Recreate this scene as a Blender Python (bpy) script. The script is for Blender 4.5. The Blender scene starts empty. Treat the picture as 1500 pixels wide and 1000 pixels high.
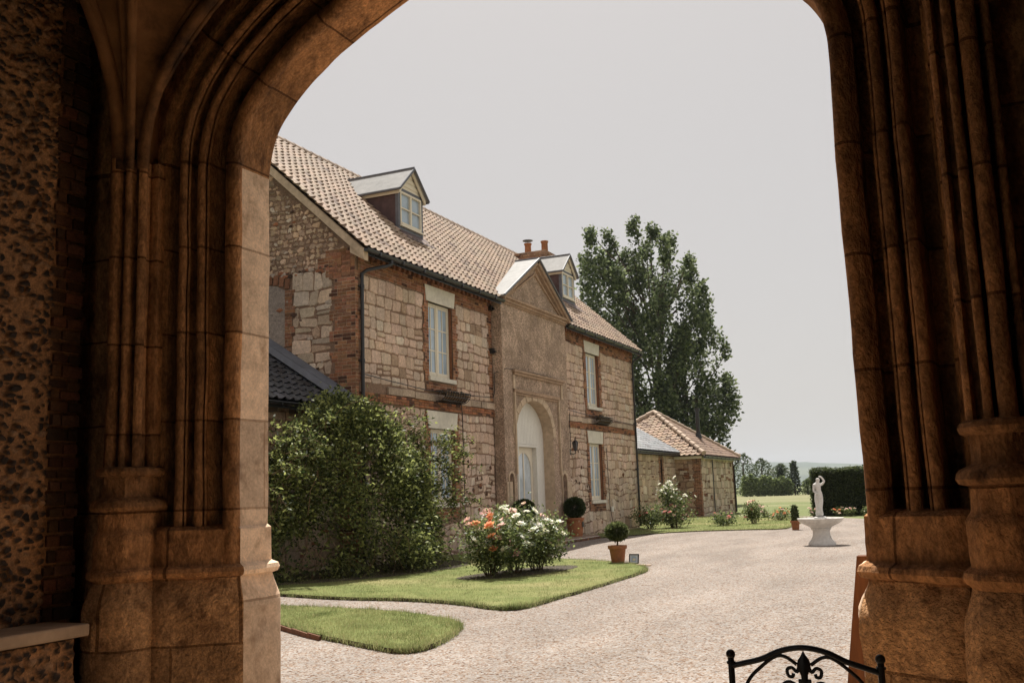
import bpy, math, random
import numpy as np
from mathutils import Vector, noise as mnoise
random.seed(7); RNG = np.random.default_rng(7)
S = bpy.context.scene
C = S.collection
R = math.radians

# ------------------------------------------------------------------ camera, sky, sun, exposure
cd = bpy.data.cameras.new('camera'); cam = bpy.data.objects.new('camera', cd); C.objects.link(cam)
cd.sensor_width = 36; cd.lens = 34.99; cd.clip_start = 0.05; cd.clip_end = 20000
from mathutils import Matrix
cam.matrix_world = Matrix(((0.9069803, 0.0933517, 0.4106972, 0), (0.4198963, -0.1245508, -0.8989851, 0),
                           (-0.0327691, 0.9878120, -0.1521631, 1.4), (0, 0, 0, 1)))
S.camera = cam
SUN_EL, SUN_H = 60.0, (-0.24, 0.525)          # the sun stands behind the house, ahead and a little left of the camera
w = bpy.data.worlds.new('World'); S.world = w; w.use_nodes = True
wn = w.node_tree.nodes; wl = w.node_tree.links; wn.clear()
sky = wn.new('ShaderNodeTexSky'); sky.sky_type = 'NISHITA'; sky.sun_disc = False
sky.sun_elevation = R(SUN_EL); sky.sun_rotation = math.atan2(SUN_H[0], SUN_H[1])
sky.dust_density = 4.0; sky.air_density = 1.0
mx = wn.new('ShaderNodeMix'); mx.data_type = 'RGBA'; mx.inputs[0].default_value = 0.90
mx.inputs[7].default_value = (3.56, 3.34, 3.16, 1)    # thin bright overcast veil over the blue
bg = wn.new('ShaderNodeBackground'); bg.inputs[1].default_value = 0.1
ow = wn.new('ShaderNodeOutputWorld')
wl.new(sky.outputs[0], mx.inputs[6]); wl.new(mx.outputs[2], bg.inputs[0]); wl.new(bg.outputs[0], ow.inputs[0])
sd = bpy.data.lights.new('sun', 'SUN'); sd.energy = 4.8; sd.angle = R(0.5); sd.color = (1.0, 0.95, 0.87)
so = bpy.data.objects.new('sun', sd); C.objects.link(so)
hl = math.hypot(*SUN_H); ce = math.cos(R(SUN_EL))
so.rotation_euler = Vector((SUN_H[0]/hl*ce, SUN_H[1]/hl*ce, math.sin(R(SUN_EL)))).to_track_quat('Z', 'Y').to_euler()
S.view_settings.view_transform = 'Standard'; S.view_settings.look = 'None'
S.view_settings.exposure = 0.8; S.view_settings.gamma = 1
S.render.engine = 'CYCLES'
S.cycles.max_bounces = 8; S.cycles.diffuse_bounces = 2; S.cycles.glossy_bounces = 3; S.cycles.transmission_bounces = 4
S.cycles.transparent_max_bounces = 6; S.cycles.caustics_reflective = False; S.cycles.caustics_refractive = False

# ------------------------------------------------------------------ materials
def mat(name, base=(.5, .5, .5), rough=.85, attr=False, n1=(6, .25), n2=(.8, .15), tint=None, bump=(40, .2, .01), spec=.3,
        metal=0., trans=0., stretch=None, uvbrick=None, bump2=None, n3=None):
    m = bpy.data.materials.new(name); m.use_nodes = True
    t = m.node_tree; n = t.nodes; l = t.links
    p = n['Principled BSDF']; out = n['Material Output']
    p.inputs['Roughness'].default_value = rough; p.inputs['Metallic'].default_value = metal
    p.inputs['Specular IOR Level'].default_value = spec
    tc = n.new('ShaderNodeTexCoord'); co = tc.outputs['Object']
    if stretch:
        mp = n.new('ShaderNodeMapping'); mp.inputs['Scale'].default_value = stretch; l.new(co, mp.inputs[0]); co = mp.outputs[0]
    if attr:
        a = n.new('ShaderNodeAttribute'); a.attribute_name = 'Col'; col = a.outputs['Color']
    else:
        rg = n.new('ShaderNodeRGB'); rg.outputs[0].default_value = (*base, 1); col = rg.outputs[0]
    def nz(scale, detail=5, rough_=.6):
        q = n.new('ShaderNodeTexNoise'); q.inputs['Scale'].default_value = scale; q.inputs['Detail'].default_value = detail
        q.inputs['Roughness'].default_value = rough_; l.new(co, q.inputs['Vector']); return q
    def mult(col, fac_out, amt):
        mr = n.new('ShaderNodeMapRange'); mr.inputs[1].default_value = .3; mr.inputs[2].default_value = .7
        mr.inputs[3].default_value = 1-amt; mr.inputs[4].default_value = 1+amt; l.new(fac_out, mr.inputs[0])
        v = n.new('ShaderNodeVectorMath'); v.operation = 'SCALE'; l.new(col, v.inputs[0]); l.new(mr.outputs[0], v.inputs['Scale']); return v.outputs[0]
    if n1: col = mult(col, nz(n1[0]).outputs[0], n1[1])
    if n2: col = mult(col, nz(n2[0], 4).outputs[0], n2[1])
    if n3: col = mult(col, nz(n3[0], 2, .7).outputs[0], n3[1])
    if tint:      # (scale, colour, low, high): blotches of a second colour with their own outline
        q = nz(tint[0], 6, .65); mr = n.new('ShaderNodeMapRange'); mr.inputs[1].default_value = tint[2]; mr.inputs[2].default_value = tint[3]
        l.new(q.outputs[0], mr.inputs[0]); k = n.new('ShaderNodeMix'); k.data_type = 'RGBA'
        l.new(mr.outputs[0], k.inputs[0]); l.new(col, k.inputs[6]); k.inputs[7].default_value = (*tint[1], 1); col = k.outputs[2]
    hgt = None
    if uvbrick:   # (width, height, joint, joint colour): stone courses laid along the uv map
        uv = n.new('ShaderNodeTexCoord'); 
        wob = n.new('ShaderNodeTexNoise'); wob.inputs['Scale'].default_value = 9; l.new(uv.outputs['UV'], wob.inputs['Vector'])
        mad = n.new('ShaderNodeVectorMath'); mad.operation = 'MULTIPLY_ADD'; l.new(wob.outputs['Color'], mad.inputs[0])
        mad.inputs[1].default_value = (.008, .008, 0); l.new(uv.outputs['UV'], mad.inputs[2])
        bk = n.new('ShaderNodeTexBrick'); bk.inputs['Scale'].default_value = 1; bk.inputs['Brick Width'].default_value = uvbrick[0]
        bk.inputs['Row Height'].default_value = uvbrick[1]; bk.inputs['Mortar Size'].default_value = uvbrick[2]
        bk.inputs['Mortar Smooth'].default_value = .12; bk.inputs['Bias'].default_value = 0
        bk.inputs['Color1'].default_value = (.72, .72, .72, 1); bk.inputs['Color2'].default_value = (1.25, 1.22, 1.18, 1); bk.inputs['Mortar'].default_value = (*uvbrick[3], 1)
        bk.squash_frequency = 3; bk.squash = .7
        l.new(mad.outputs[0], bk.inputs['Vector'])
        k = n.new('ShaderNodeVectorMath'); k.operation = 'MULTIPLY'; l.new(col, k.inputs[0]); l.new(bk.outputs['Color'], k.inputs[1]); col = k.outputs[0]
        hgt = bk.outputs['Fac']
    l.new(col, p.inputs['Base Color'])
    nrm = None
    def bmp(h, st, d, inv=False):
        nonlocal nrm
        b = n.new('ShaderNodeBump'); b.inputs['Strength'].default_value = st; b.inputs['Distance'].default_value = d; b.invert = inv
        l.new(h, b.inputs['Height'])
        if nrm: l.new(nrm, b.inputs['Normal'])
        nrm = b.outputs[0]
    if bump: bmp(nz(bump[0], 6, .65).outputs[0], bump[1], bump[2])
    if bump2: bmp(nz(bump2[0], 3).outputs[0], bump2[1], bump2[2])
    if hgt is not None: bmp(hgt, .8, .02, True)
    if nrm: l.new(nrm, p.inputs['Normal'])
    if trans:
        tr = n.new('ShaderNodeBsdfTranslucent'); l.new(col, tr.inputs['Color']); ms = n.new('ShaderNodeMixShader'); ms.inputs[0].default_value = trans
        l.new(p.outputs[0], ms.inputs[1]); l.new(tr.outputs[0], ms.inputs[2]); l.new(ms.outputs[0], out.inputs[0])
    return m

M = {}
M['masonry'] = mat('masonry', attr=True, n3=(42, .24), n1=(14, .22), n2=(.9, .16), bump=(55, .5, .012), rough=.95, spec=.15)
M['tile'] = mat('pantile_clay', attr=True, n1=(9, .2), n2=(.5, .12), bump=(60, .25, .006), rough=.8, spec=.25)
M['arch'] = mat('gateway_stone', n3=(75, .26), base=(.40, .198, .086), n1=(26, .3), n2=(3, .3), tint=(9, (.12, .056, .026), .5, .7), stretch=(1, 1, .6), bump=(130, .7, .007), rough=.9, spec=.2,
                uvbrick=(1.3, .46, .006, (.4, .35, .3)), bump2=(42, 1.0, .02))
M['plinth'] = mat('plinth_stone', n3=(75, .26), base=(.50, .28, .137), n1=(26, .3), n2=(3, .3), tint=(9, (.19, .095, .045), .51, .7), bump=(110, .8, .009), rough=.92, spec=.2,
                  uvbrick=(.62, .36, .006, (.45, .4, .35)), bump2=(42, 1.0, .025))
M['reveal'] = mat('lit_reveal_stone', n3=(75, .16), base=(.74, .545, .39), n1=(14, .16), n2=(1.2, .16), tint=(6, (.38, .25, .16), .52, .7), bump=(40, .5, .008), rough=.92, spec=.2,
                  uvbrick=(1.3, .46, .006, (.6, .55, .5)))  # paler than the gateway stone, with daylight on the reveal put into the colour
M['flint'] = mat('flint_rubble', attr=True, n3=(90, .35), n1=(25, .3), n2=(1.2, .35), bump=(60, .5, .008), rough=.75, spec=.35)
M['gatecore'] = mat('gateway_core', (.06, .035, .02), n1=(4, .4), bump=(20, .6, .02))
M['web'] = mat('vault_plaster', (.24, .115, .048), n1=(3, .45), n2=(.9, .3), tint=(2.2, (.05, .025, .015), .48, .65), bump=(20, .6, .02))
M['render'] = mat('roughcast', n3=(60, .4), base=(.47, .345, .26), n1=(26, .65), n2=(1.3, .3), tint=(2.4, (.33, .24, .17), .5, .68), bump=(45, 1.0, .04), rough=.97, spec=.1)
M['dressed'] = mat('dressed_stone', (.50, .385, .275), n1=(9, .18), n2=(1.5, .15), bump=(45, .35, .008), rough=.95, spec=.15)
M['mould'] = mat('pediment_moulding', (.37, .255, .175), n1=(12, .25), n2=(2, .2), bump=(45, .4, .01), rough=.95, spec=.15)
M['lintel'] = mat('painted_lintel', (.66, .62, .53), n1=(10, .1), n2=(1.7, .12), bump=(45, .3, .006))
M['cream'] = mat('cream_paint', (.74, .67, .54), n1=(20, .05), n2=(2, .05), bump=(60, .08, .003), rough=.55)
M['white'] = mat('white_paint', (.74, .72, .66), n1=(16, .04), n2=(2, .05), bump=(60, .08, .003), rough=.55)
M['black'] = mat('black_iron', (.014, .013, .013), n1=(20, .3), n2=None, bump=(90, .2, .002), rough=.42, spec=.5)
M['gutter'] = mat('black_gutter', (.018, .018, .02), n1=(10, .2), n2=None, bump=None, rough=.35, spec=.5)
M['lead'] = mat('lead_sheet', (.26, .256, .25), n1=(6, .14), n2=(1.4, .1), bump=(12, .15, .01), rough=.7, spec=.25)
M['leaddark'] = mat('lead_flashing', (.105, .11, .13), n1=(6, .2), n2=(2, .1), bump=(12, .2, .01), rough=.5, spec=.5)
M['cheek'] = mat('dormer_cheek', (.085, .05, .05), n1=(7, .25), n2=(2, .2), bump=(15, .2, .01), rough=.6, stretch=(1, 6, 1))
M['glass'] = mat('window_glass', (.36, .45, .54), rough=.06, n1=(3, .12), n2=None, bump=(3, .05, .01), spec=.8)  # pale blue base stands in for the sky reflected in the panes
M['doorpane'] = mat('door_pane', (.52, .58, .62), rough=.06, n1=(3, .15), n2=None, bump=None, spec=.8)  # pale base paints the sky reflection on the upper door glass
M['glassdark'] = mat('door_glass', (.05, .055, .06), rough=.04, n1=(3, .2), n2=None, bump=(3, .05, .01), spec=.9)
M['terra'] = mat('terracotta', (.31, .125, .055), n1=(9, .2), n2=(3, .2), tint=(5, (.5, .34, .22), .62, .75), bump=(50, .25, .005))
M['marble'] = mat('cast_stone', (.66, .64, .605), n1=(14, .12), n2=(3, .12), tint=(4, (.34, .31, .27), .58, .75), bump=(45, .3, .006))
M['bark'] = mat('bark', (.11, .085, .065), n1=(8, .35), bump=(20, .8, .03), stretch=(3, 3, .6))
M['stem'] = mat('stem', (.10, .075, .04), n1=(15, .3), bump=None)
M['leaf'] = mat('leaf', attr=True, n1=None, n2=None, bump=None, rough=.55, spec=.25, trans=.45)
M['petal'] = mat('petal', attr=True, n1=None, n2=None, bump=None, rough=.7, spec=.1, trans=.5)
M['wood'] = mat('varnished_board', (.17, .062, .02), n1=(5, .25), n2=(1, .2), bump=(20, .2, .004), rough=.55, stretch=(8, 8, .8))
M['soil'] = mat('soil', (.05, .035, .025), n1=(20, .3), bump=(40, .8, .02))
M['rust'] = mat('rusty_edging', (.14, .06, .03), n1=(20, .35), bump=(40, .4, .01))
M['benchtop'] = mat('bench_top', (.42, .29, .19), n1=(6, .2), n2=(2, .2), bump=(30, .3, .006))
M['paper'] = mat('printed_card', attr=True, n1=None, n2=None, bump=None, rough=.4)
M['coir'] = mat('coir_liner', (.13, .08, .045), n1=(40, .5), bump=(50, .8, .02))
M['pave'] = mat('porch_paving', (.40, .29, .19), n1=(3, .2), bump=(30, .3, .01))

def ground_mat(name, stops, scale, bump_s, detail_tint=None):
    m = bpy.data.materials.new(name); m.use_nodes = True; t = m.node_tree; n = t.nodes; l = t.links; p = n['Principled BSDF']
    p.inputs['Roughness'].default_value = .95; p.inputs['Specular IOR Level'].default_value = .15
    tc = n.new('ShaderNodeTexCoord')
    return m, n, l, p, tc
def gravel_mat():
    m, n, l, p, tc = ground_mat('gravel', None, 0, 0)
    v = n.new('ShaderNodeTexVoronoi'); v.inputs['Scale'].default_value = 56; l.new(tc.outputs['Object'], v.inputs['Vector'])
    v2 = n.new('ShaderNodeTexVoronoi'); v2.inputs['Scale'].default_value = 17; l.new(tc.outputs['Object'], v2.inputs['Vector'])
    r = n.new('ShaderNodeValToRGB'); e = r.color_ramp.elements
    cols = [(0, (.05, .028, .016)), (.06, (.13, .065, .034)), (.2, (.25, .18, .132)), (.42, (.295, .264, .235)), (.7, (.31, .288, .268)), (.88, (.22, .163, .12)), (1, (.38, .37, .36))]
    e[0].position = 0; e[0].color = (*cols[0][1], 1); e[1].position = 1; e[1].color = (*cols[-1][1], 1)
    for po, c in cols[1:-1]: q = e.new(po); q.color = (*c, 1)
    sx = n.new('ShaderNodeSeparateColor'); l.new(v.outputs['Color'], sx.inputs[0]); l.new(sx.outputs[0], r.inputs[0])
    r2 = n.new('ShaderNodeMapRange'); r2.inputs[3].default_value = .88; r2.inputs[4].default_value = 1.1
    s2 = n.new('ShaderNodeSeparateColor'); l.new(v2.outputs['Color'], s2.inputs[0]); l.new(s2.outputs[0], r2.inputs[0])
    nz = n.new('ShaderNodeTexNoise'); nz.inputs['Scale'].default_value = 1.1; nz.inputs['Detail'].default_value = 7; gm = n.new('ShaderNodeMapping'); gm.inputs['Scale'].default_value = (1, .28, 1); gm.inputs['Rotation'].default_value = (0, 0, .15); l.new(tc.outputs['Object'], gm.inputs[0]); l.new(gm.outputs[0], nz.inputs['Vector'])
    r3 = n.new('ShaderNodeMapRange'); r3.inputs[1].default_value = .35; r3.inputs[2].default_value = .65; r3.inputs[3].default_value = .84; r3.inputs[4].default_value = 1.12; l.new(nz.outputs[0], r3.inputs[0])
    mm = n.new('ShaderNodeMath'); mm.operation = 'MULTIPLY'; l.new(r2.outputs[0], mm.inputs[0]); l.new(r3.outputs[0], mm.inputs[1])
    sc = n.new('ShaderNodeVectorMath'); sc.operation = 'SCALE'; l.new(r.outputs[0], sc.inputs[0]); l.new(mm.outputs[0], sc.inputs['Scale']); l.new(sc.outputs[0], p.inputs['Base Color'])
    b = n.new('ShaderNodeBump'); b.inputs['Strength'].default_value = 1; b.inputs['Distance'].default_value = .012; b.invert = True; l.new(v.outputs['Distance'], b.inputs['Height'])
    b2 = n.new('ShaderNodeBump'); b2.inputs['Strength'].default_value = .6; b2.inputs['Distance'].default_value = .03; l.new(nz.outputs[0], b2.inputs['Height']); l.new(b.outputs[0], b2.inputs['Normal'])
    l.new(b2.outputs[0], p.inputs['Normal']); return m
def turf_mat(name, c1, c2, c3, s=2.5):
    m, n, l, p, tc = ground_mat(name, None, 0, 0)
    a = n.new('ShaderNodeTexNoise'); a.inputs['Scale'].default_value = s; a.inputs['Detail'].default_value = 8; a.inputs['Roughness'].default_value = .7; l.new(tc.outputs['Object'], a.inputs['Vector'])
    b = n.new('ShaderNodeTexNoise'); b.inputs['Scale'].default_value = s*.18; b.inputs['Detail'].default_value = 4; l.new(tc.outputs['Object'], b.inputs['Vector'])
    r = n.new('ShaderNodeValToRGB'); r.color_ramp.elements[0].position = .35; r.color_ramp.elements[0].color = (*c1, 1); r.color_ramp.elements[1].position = .65; r.color_ramp.elements[1].color = (*c2, 1)
    l.new(a.outputs[0], r.inputs[0]); mr = n.new('ShaderNodeMapRange'); mr.inputs[1].default_value = .5; mr.inputs[2].default_value = .68; l.new(b.outputs[0], mr.inputs[0])
    k = n.new('ShaderNodeMix'); k.data_type = 'RGBA'; l.new(mr.outputs[0], k.inputs[0]); l.new(r.outputs[0], k.inputs[6]); k.inputs[7].default_value = (*c3, 1); l.new(k.outputs[2], p.inputs['Base Color'])
    d = n.new('ShaderNodeTexNoise'); d.inputs['Scale'].default_value = s*16; d.inputs['Detail'].default_value = 6; l.new(tc.outputs['Object'], d.inputs['Vector'])
    bu = n.new('ShaderNodeBump'); bu.inputs['Strength'].default_value = .8; bu.inputs['Distance'].default_value = .04; l.new(d.outputs[0], bu.inputs['Height']); l.new(bu.outputs[0], p.inputs['Normal']); return m
M['gravel'] = gravel_mat()
M['turf'] = turf_mat('turf', (.12, .15, .045), (.20, .215, .075), (.29, .26, .12))
M['field'] = turf_mat('field_grass', (.115, .14, .052), (.155, .175, .072), (.20, .20, .10), .6)
M['meadow'] = turf_mat('dry_meadow', (.17, .175, .085), (.23, .215, .12), (.16, .17, .075), .5)
M['hill'] = turf_mat('wooded_hill', (.03, .046, .024), (.07, .092, .045), (.10, .115, .06), .012)

# ------------------------------------------------------------------ mesh helpers
class MB:
    def __init__(s): s.v = []; s.f = []; s.c = []; s.m = []
    def add(s, pts, faces, col=(1, 1, 1), mi=0):
        o = len(s.v); s.v.extend([tuple(p) for p in pts])
        for f in faces: s.f.append([i+o for i in f]); s.c.append(col); s.m.append(mi)
    def quad(s, a, b, c, d, col=(1, 1, 1), mi=0): s.add([a, b, c, d], [[0, 1, 2, 3]], col, mi)
    def box(s, x0, x1, y0, y1, z0, z1, col=(1, 1, 1), mi=0):
        s.hexa([(x0, y0, z0), (x1, y0, z0), (x1, y1, z0), (x0, y1, z0), (x0, y0, z1), (x1, y0, z1), (x1, y1, z1), (x0, y1, z1)], col, mi)
    def hexa(s, p, col=(1, 1, 1), mi=0):
        s.add(p, [[0, 3, 2, 1], [4, 5, 6, 7], [0, 1, 5, 4], [1, 2, 6, 5], [2, 3, 7, 6], [3, 0, 4, 7]], col, mi)
    def extrude(s, poly, dirv, col=(1, 1, 1), mi=0):      # poly: 3d points, ccw seen from outside (the -dirv side)
        n = len(poly); d = Vector(dirv); q = [Vector(p) for p in poly]
        s.add(q+[p+d for p in q], [list(range(n)), list(range(2*n-1, n-1, -1))]+[[(i+1) % n, i, i+n, (i+1) % n+n] for i in range(n)], col, mi)
    def tube(s, pts, r, n=8, col=(1, 1, 1), mi=0, caps=True):
        pts = [Vector(p) for p in pts]; rs = r if isinstance(r, (list, tuple)) else [r]*len(pts)
        rings = []; up = None
        for i, p in enumerate(pts):
            t = (pts[min(i+1, len(pts)-1)]-pts[max(i-1, 0)]).normalized()
            if up is None: up = Vector((0, 0, 1)) if abs(t.z) < .9 else Vector((1, 0, 0))
            x = up.cross(t).normalized(); y = t.cross(x); up = y
            rings.append([p+(x*math.cos(2*math.pi*k/n)+y*math.sin(2*math.pi*k/n))*rs[i] for k in range(n)])
        P = [q for ring in rings for q in ring]; F = []
        for i in range(len(pts)-1):
            for k in range(n): F.append([i*n+k, i*n+(k+1) % n, (i+1)*n+(k+1) % n, (i+1)*n+k])
        if caps: F.append(list(range(n-1, -1, -1))); F.append([(len(pts)-1)*n+k for k in range(n)])
        s.add(P, F, col, mi)
    def lathe(s, prof, c=(0, 0, 0), n=24, col=(1, 1, 1), mi=0, fn=None, cap=True):
        P = []; F = []
        for i, (r, z) in enumerate(prof):
            for k in range(n):
                a = 2*math.pi*k/n; rr = r*(fn(a, i) if fn else 1); P.append((c[0]+rr*math.cos(a), c[1]+rr*math.sin(a), c[2]+z))
        for i in range(len(prof)-1):
            for k in range(n): F.append([i*n+k, i*n+(k+1) % n, (i+1)*n+(k+1) % n, (i+1)*n+k])
        if cap: F.append(list(range(n-1, -1, -1))); F.append([(len(prof)-1)*n+k for k in range(n)])
        s.add(P, F, col, mi)
    def sphere(s, c, r, n=10, col=(1, 1, 1), mi=0):
        s.lathe([(max(1e-4, r*math.sin(math.pi*i/n)), -r*math.cos(math.pi*i/n)) for i in range(n+1)], c, n+4, col, mi, cap=False)
    def build(s, name, mats, parent=None, smooth=None):
        me = bpy.data.meshes.new(name); me.from_pydata(s.v, [], s.f)
        if not isinstance(mats, (list, tuple)): mats = [mats]
        for m in mats: me.materials.append(m)
        me.polygons.foreach_set('material_index', s.m)
        ca = me.color_attributes.new('Col', 'FLOAT_COLOR', 'CORNER')
        ln = np.empty(len(me.polygons), dtype=np.int32); me.polygons.foreach_get('loop_total', ln)
        cc = np.ones((len(s.c), 4), dtype=np.float32); cc[:, :3] = np.array(s.c, dtype=np.float32)
        ca.data.foreach_set('color', np.repeat(cc, ln, axis=0).ravel())
        if smooth is not None:
            me.polygons.foreach_set('use_smooth', [True]*len(me.polygons)); me.set_sharp_from_angle(angle=R(smooth))
        me.update(); return link(name, me, parent)

def link(name, me, parent=None):
    o = bpy.data.objects.new(name, me); C.objects.link(o)
    if parent is not None:
        o.parent = parent; q = parent; off = Vector((0, 0, 0))
        while q is not None: off += q.location; q = q.parent
        o.location = -off
    return o
def tag(o, label=None, cat=None, group=None, kind=None):
    if label: o['label'] = label
    if cat: o['category'] = cat
    if group: o['group'] = group
    if kind: o['kind'] = kind
    return o
def thing(name, label, cat, loc=(0, 0, 0), group=None):
    o = bpy.data.objects.new(name, None); C.objects.link(o); o.location = loc; o.empty_display_size = .2
    return tag(o, label, cat, group)
def npmesh(name, V, F, mat_, parent=None, col=None, smooth=False, uv=None):   # V (n,3), F (m,k) arrays
    me = bpy.data.meshes.new(name); k = F.shape[1]
    me.vertices.add(len(V)); me.vertices.foreach_set('co', np.ascontiguousarray(V, dtype=np.float32).ravel())
    me.loops.add(F.size); me.loops.foreach_set('vertex_index', np.ascontiguousarray(F, dtype=np.int32).ravel())
    me.polygons.add(len(F)); me.polygons.foreach_set('loop_start', np.arange(0, F.size, k, dtype=np.int32)); me.polygons.foreach_set('loop_total', np.full(len(F), k, dtype=np.int32))
    if smooth: me.polygons.foreach_set('use_smooth', np.ones(len(F), dtype=bool))
    if col is not None:
        ca = me.color_attributes.new('Col', 'FLOAT_COLOR', 'POINT'); c4 = np.ones((len(V), 4), dtype=np.float32); c4[:, :3] = col; ca.data.foreach_set('color', c4.ravel())
    if uv is not None:
        u = me.uv_layers.new(name='UVMap'); u.data.foreach_set('uv', np.ascontiguousarray(uv[F.ravel()], dtype=np.float32).ravel())
    me.materials.append(mat_); me.update(calc_edges=True); me.validate(); return link(name, me, parent)
def sheet(name, G, mat_, parent=None, uv=None, col=None, sharp=None, flip=False):   # G (n,m,3) grid of points
    n, m = G.shape[:2]; i, j = np.meshgrid(np.arange(n-1), np.arange(m-1), indexing='ij'); a = (i*m+j).ravel()
    F = np.stack([a, a+1, a+m+1, a+m], 1)
    if flip: F = F[:, ::-1]
    o = npmesh(name, G.reshape(-1, 3), F, mat_, parent, None if col is None else col.reshape(-1, 3), sharp is not None, None if uv is None else uv.reshape(-1, 2))
    if sharp: o.data.set_sharp_from_angle(angle=R(sharp))
    return o
def jit(c, a, h=0.):
    k = 1+random.uniform(-a, a); return (max(.01, c[0]*k*(1+random.uniform(-h, h))), max(.01, c[1]*k), max(.01, c[2]*k*(1+random.uniform(-h, h))))
def leafcloud(name, P, size, mat_, parent=None, c0=(.07, .1, .04), c1=(.18, .21, .08), aspect=.55, up=.35, svar=.45, seed=1, dirs=None):
    g = np.random.default_rng(seed); n = len(P)
    d = g.normal(size=(n, 3)); d[:, 2] *= .7
    if dirs is not None: d = d*.6+dirs
    d /= np.linalg.norm(d, axis=1)[:, None]
    q = g.normal(size=(n, 3)); q[:, 2] += up*2
    s_ = np.cross(d, q); s_ /= np.linalg.norm(s_, axis=1)[:, None]+1e-9
    nn = np.cross(s_, d)
    L = size*(1+g.uniform(-svar, svar, n))[:, None]; W = L*aspect*.5
    V = np.stack([P, P+d*L*.45+s_*W+nn*L*.06, P+d*L-nn*L*.1, P+d*L*.45-s_*W+nn*L*.06], 1).reshape(-1, 3)
    F = np.arange(4*n).reshape(n, 4)
    t = g.uniform(0, 1, n)**1.6; col = np.array(c0)*(1-t[:, None])+np.array(c1)*t[:, None]
    return npmesh(name, V, F, mat_, parent, np.repeat(col, 4, axis=0))

# ------------------------------------------------------------------ ground
def poly_sheet(name, poly, z, m, kind='structure'):
    mb = MB(); mb.add([(x, y, z) for x, y in poly], [list(range(len(poly)))]); o = mb.build(name, m); return tag(o, kind=kind)
def inside(P, poly):
    x, y = P[:, 0], P[:, 1]; c = np.zeros(len(P), bool); n = len(poly)
    for i in range(n):
        x1, y1 = poly[i]; x2, y2 = poly[i-1]
        c ^= ((y1 > y) != (y2 > y)) & (x < (x2-x1)*(y-y1)/((y2-y1) or 1e-9)+x1)
    return c
def smooth_poly(poly, it=2):
    for _ in range(it):
        q = []
        for i in range(len(poly)):
            a, b = poly[i], poly[(i+1) % len(poly)]; q += [(a[0]*.75+b[0]*.25, a[1]*.75+b[1]*.25), (a[0]*.25+b[0]*.75, a[1]*.25+b[1]*.75)]
        poly = q
    return poly
poly_sheet('ground', [(-8000, -400), (8000, -400), (8000, 8000), (-8000, 8000)], 0, M['field'])
poly_sheet('gravel_drive', [(-13, 4.3), (14, 4.3), (14, 36), (-3.9, 42), (-5.2, 44.2), (-6.4, 46.9), (-10, 49), (-12.4, 50.2), (-14, 50), (-14, 36), (-13, 36)], .004, M['gravel'])
poly_sheet('dry_meadow', [(-90, 92), (40, 84), (120, 150), (-120, 172)], .004, M['meadow'])
poly_sheet('porch_floor', [(-4.2, -.7), (.4, -.7), (.4, 4.3), (-4.2, 4.3)], .006, M['pave'])
poly_sheet('rear_yard', [(-10, -14), (10, -14), (10, -.75), (-10, -.75)], .005, M['gravel'])
HX, HY = np.meshgrid(np.linspace(-5200, 4500, 110), np.linspace(3900, 6400, 14), indexing='ij')
HZ = np.zeros_like(HX)
for i in range(HX.shape[0]):
    for j in range(HX.shape[1]):
        t = (HY[i, j]-3900)/2500; x = HX[i, j]/3
        ridge = 33+9*math.exp(-((x+320)/190)**2)-4*math.exp(-((x+100)/120)**2)+7*mnoise.noise(Vector((x*.004, 3, 0)))+2.2*mnoise.noise(Vector((x*.03, 9, t*3)))
        HZ[i, j] = ridge*3*math.sin(min(1, t*1.35)*math.pi/2)-1
tag(sheet('hill', np.stack([HX, HY, HZ], -1), M['hill'], sharp=60, flip=True), kind='structure')

def turf(name, poly, top=.05):
    q_ = []
    for i in range(len(poly)):
        a, b = poly[i], poly[(i+1) % len(poly)]; k = max(1, int(math.hypot(b[0]-a[0], b[1]-a[1])/.07))
        for t in range(k):
            x, y = a[0]+(b[0]-a[0])*t/k, a[1]+(b[1]-a[1])*t/k; q_.append((x+.028*mnoise.noise(Vector((x*6, y*6, 1))), y+.028*mnoise.noise(Vector((x*6, y*6, 7)))))
    poly = q_; mb = MB(); n = len(poly)
    if sum((poly[i-1][0]*poly[i][1]-poly[i][0]*poly[i-1][1]) for i in range(n)) < 0: poly = poly[::-1]
    mb.add([(x, y, top+.006*mnoise.noise(Vector((x*2, y*2, 0)))) for x, y in poly], [list(range(n))])
    for i in range(n):
        a, b = poly[i-1], poly[i]; mb.quad((a[0], a[1], -.01), (b[0], b[1], -.01), (b[0], b[1], top), (a[0], a[1], top), mi=1)
    return tag(mb.build(name, [M['turf'], M['soil']]), kind='structure')
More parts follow.
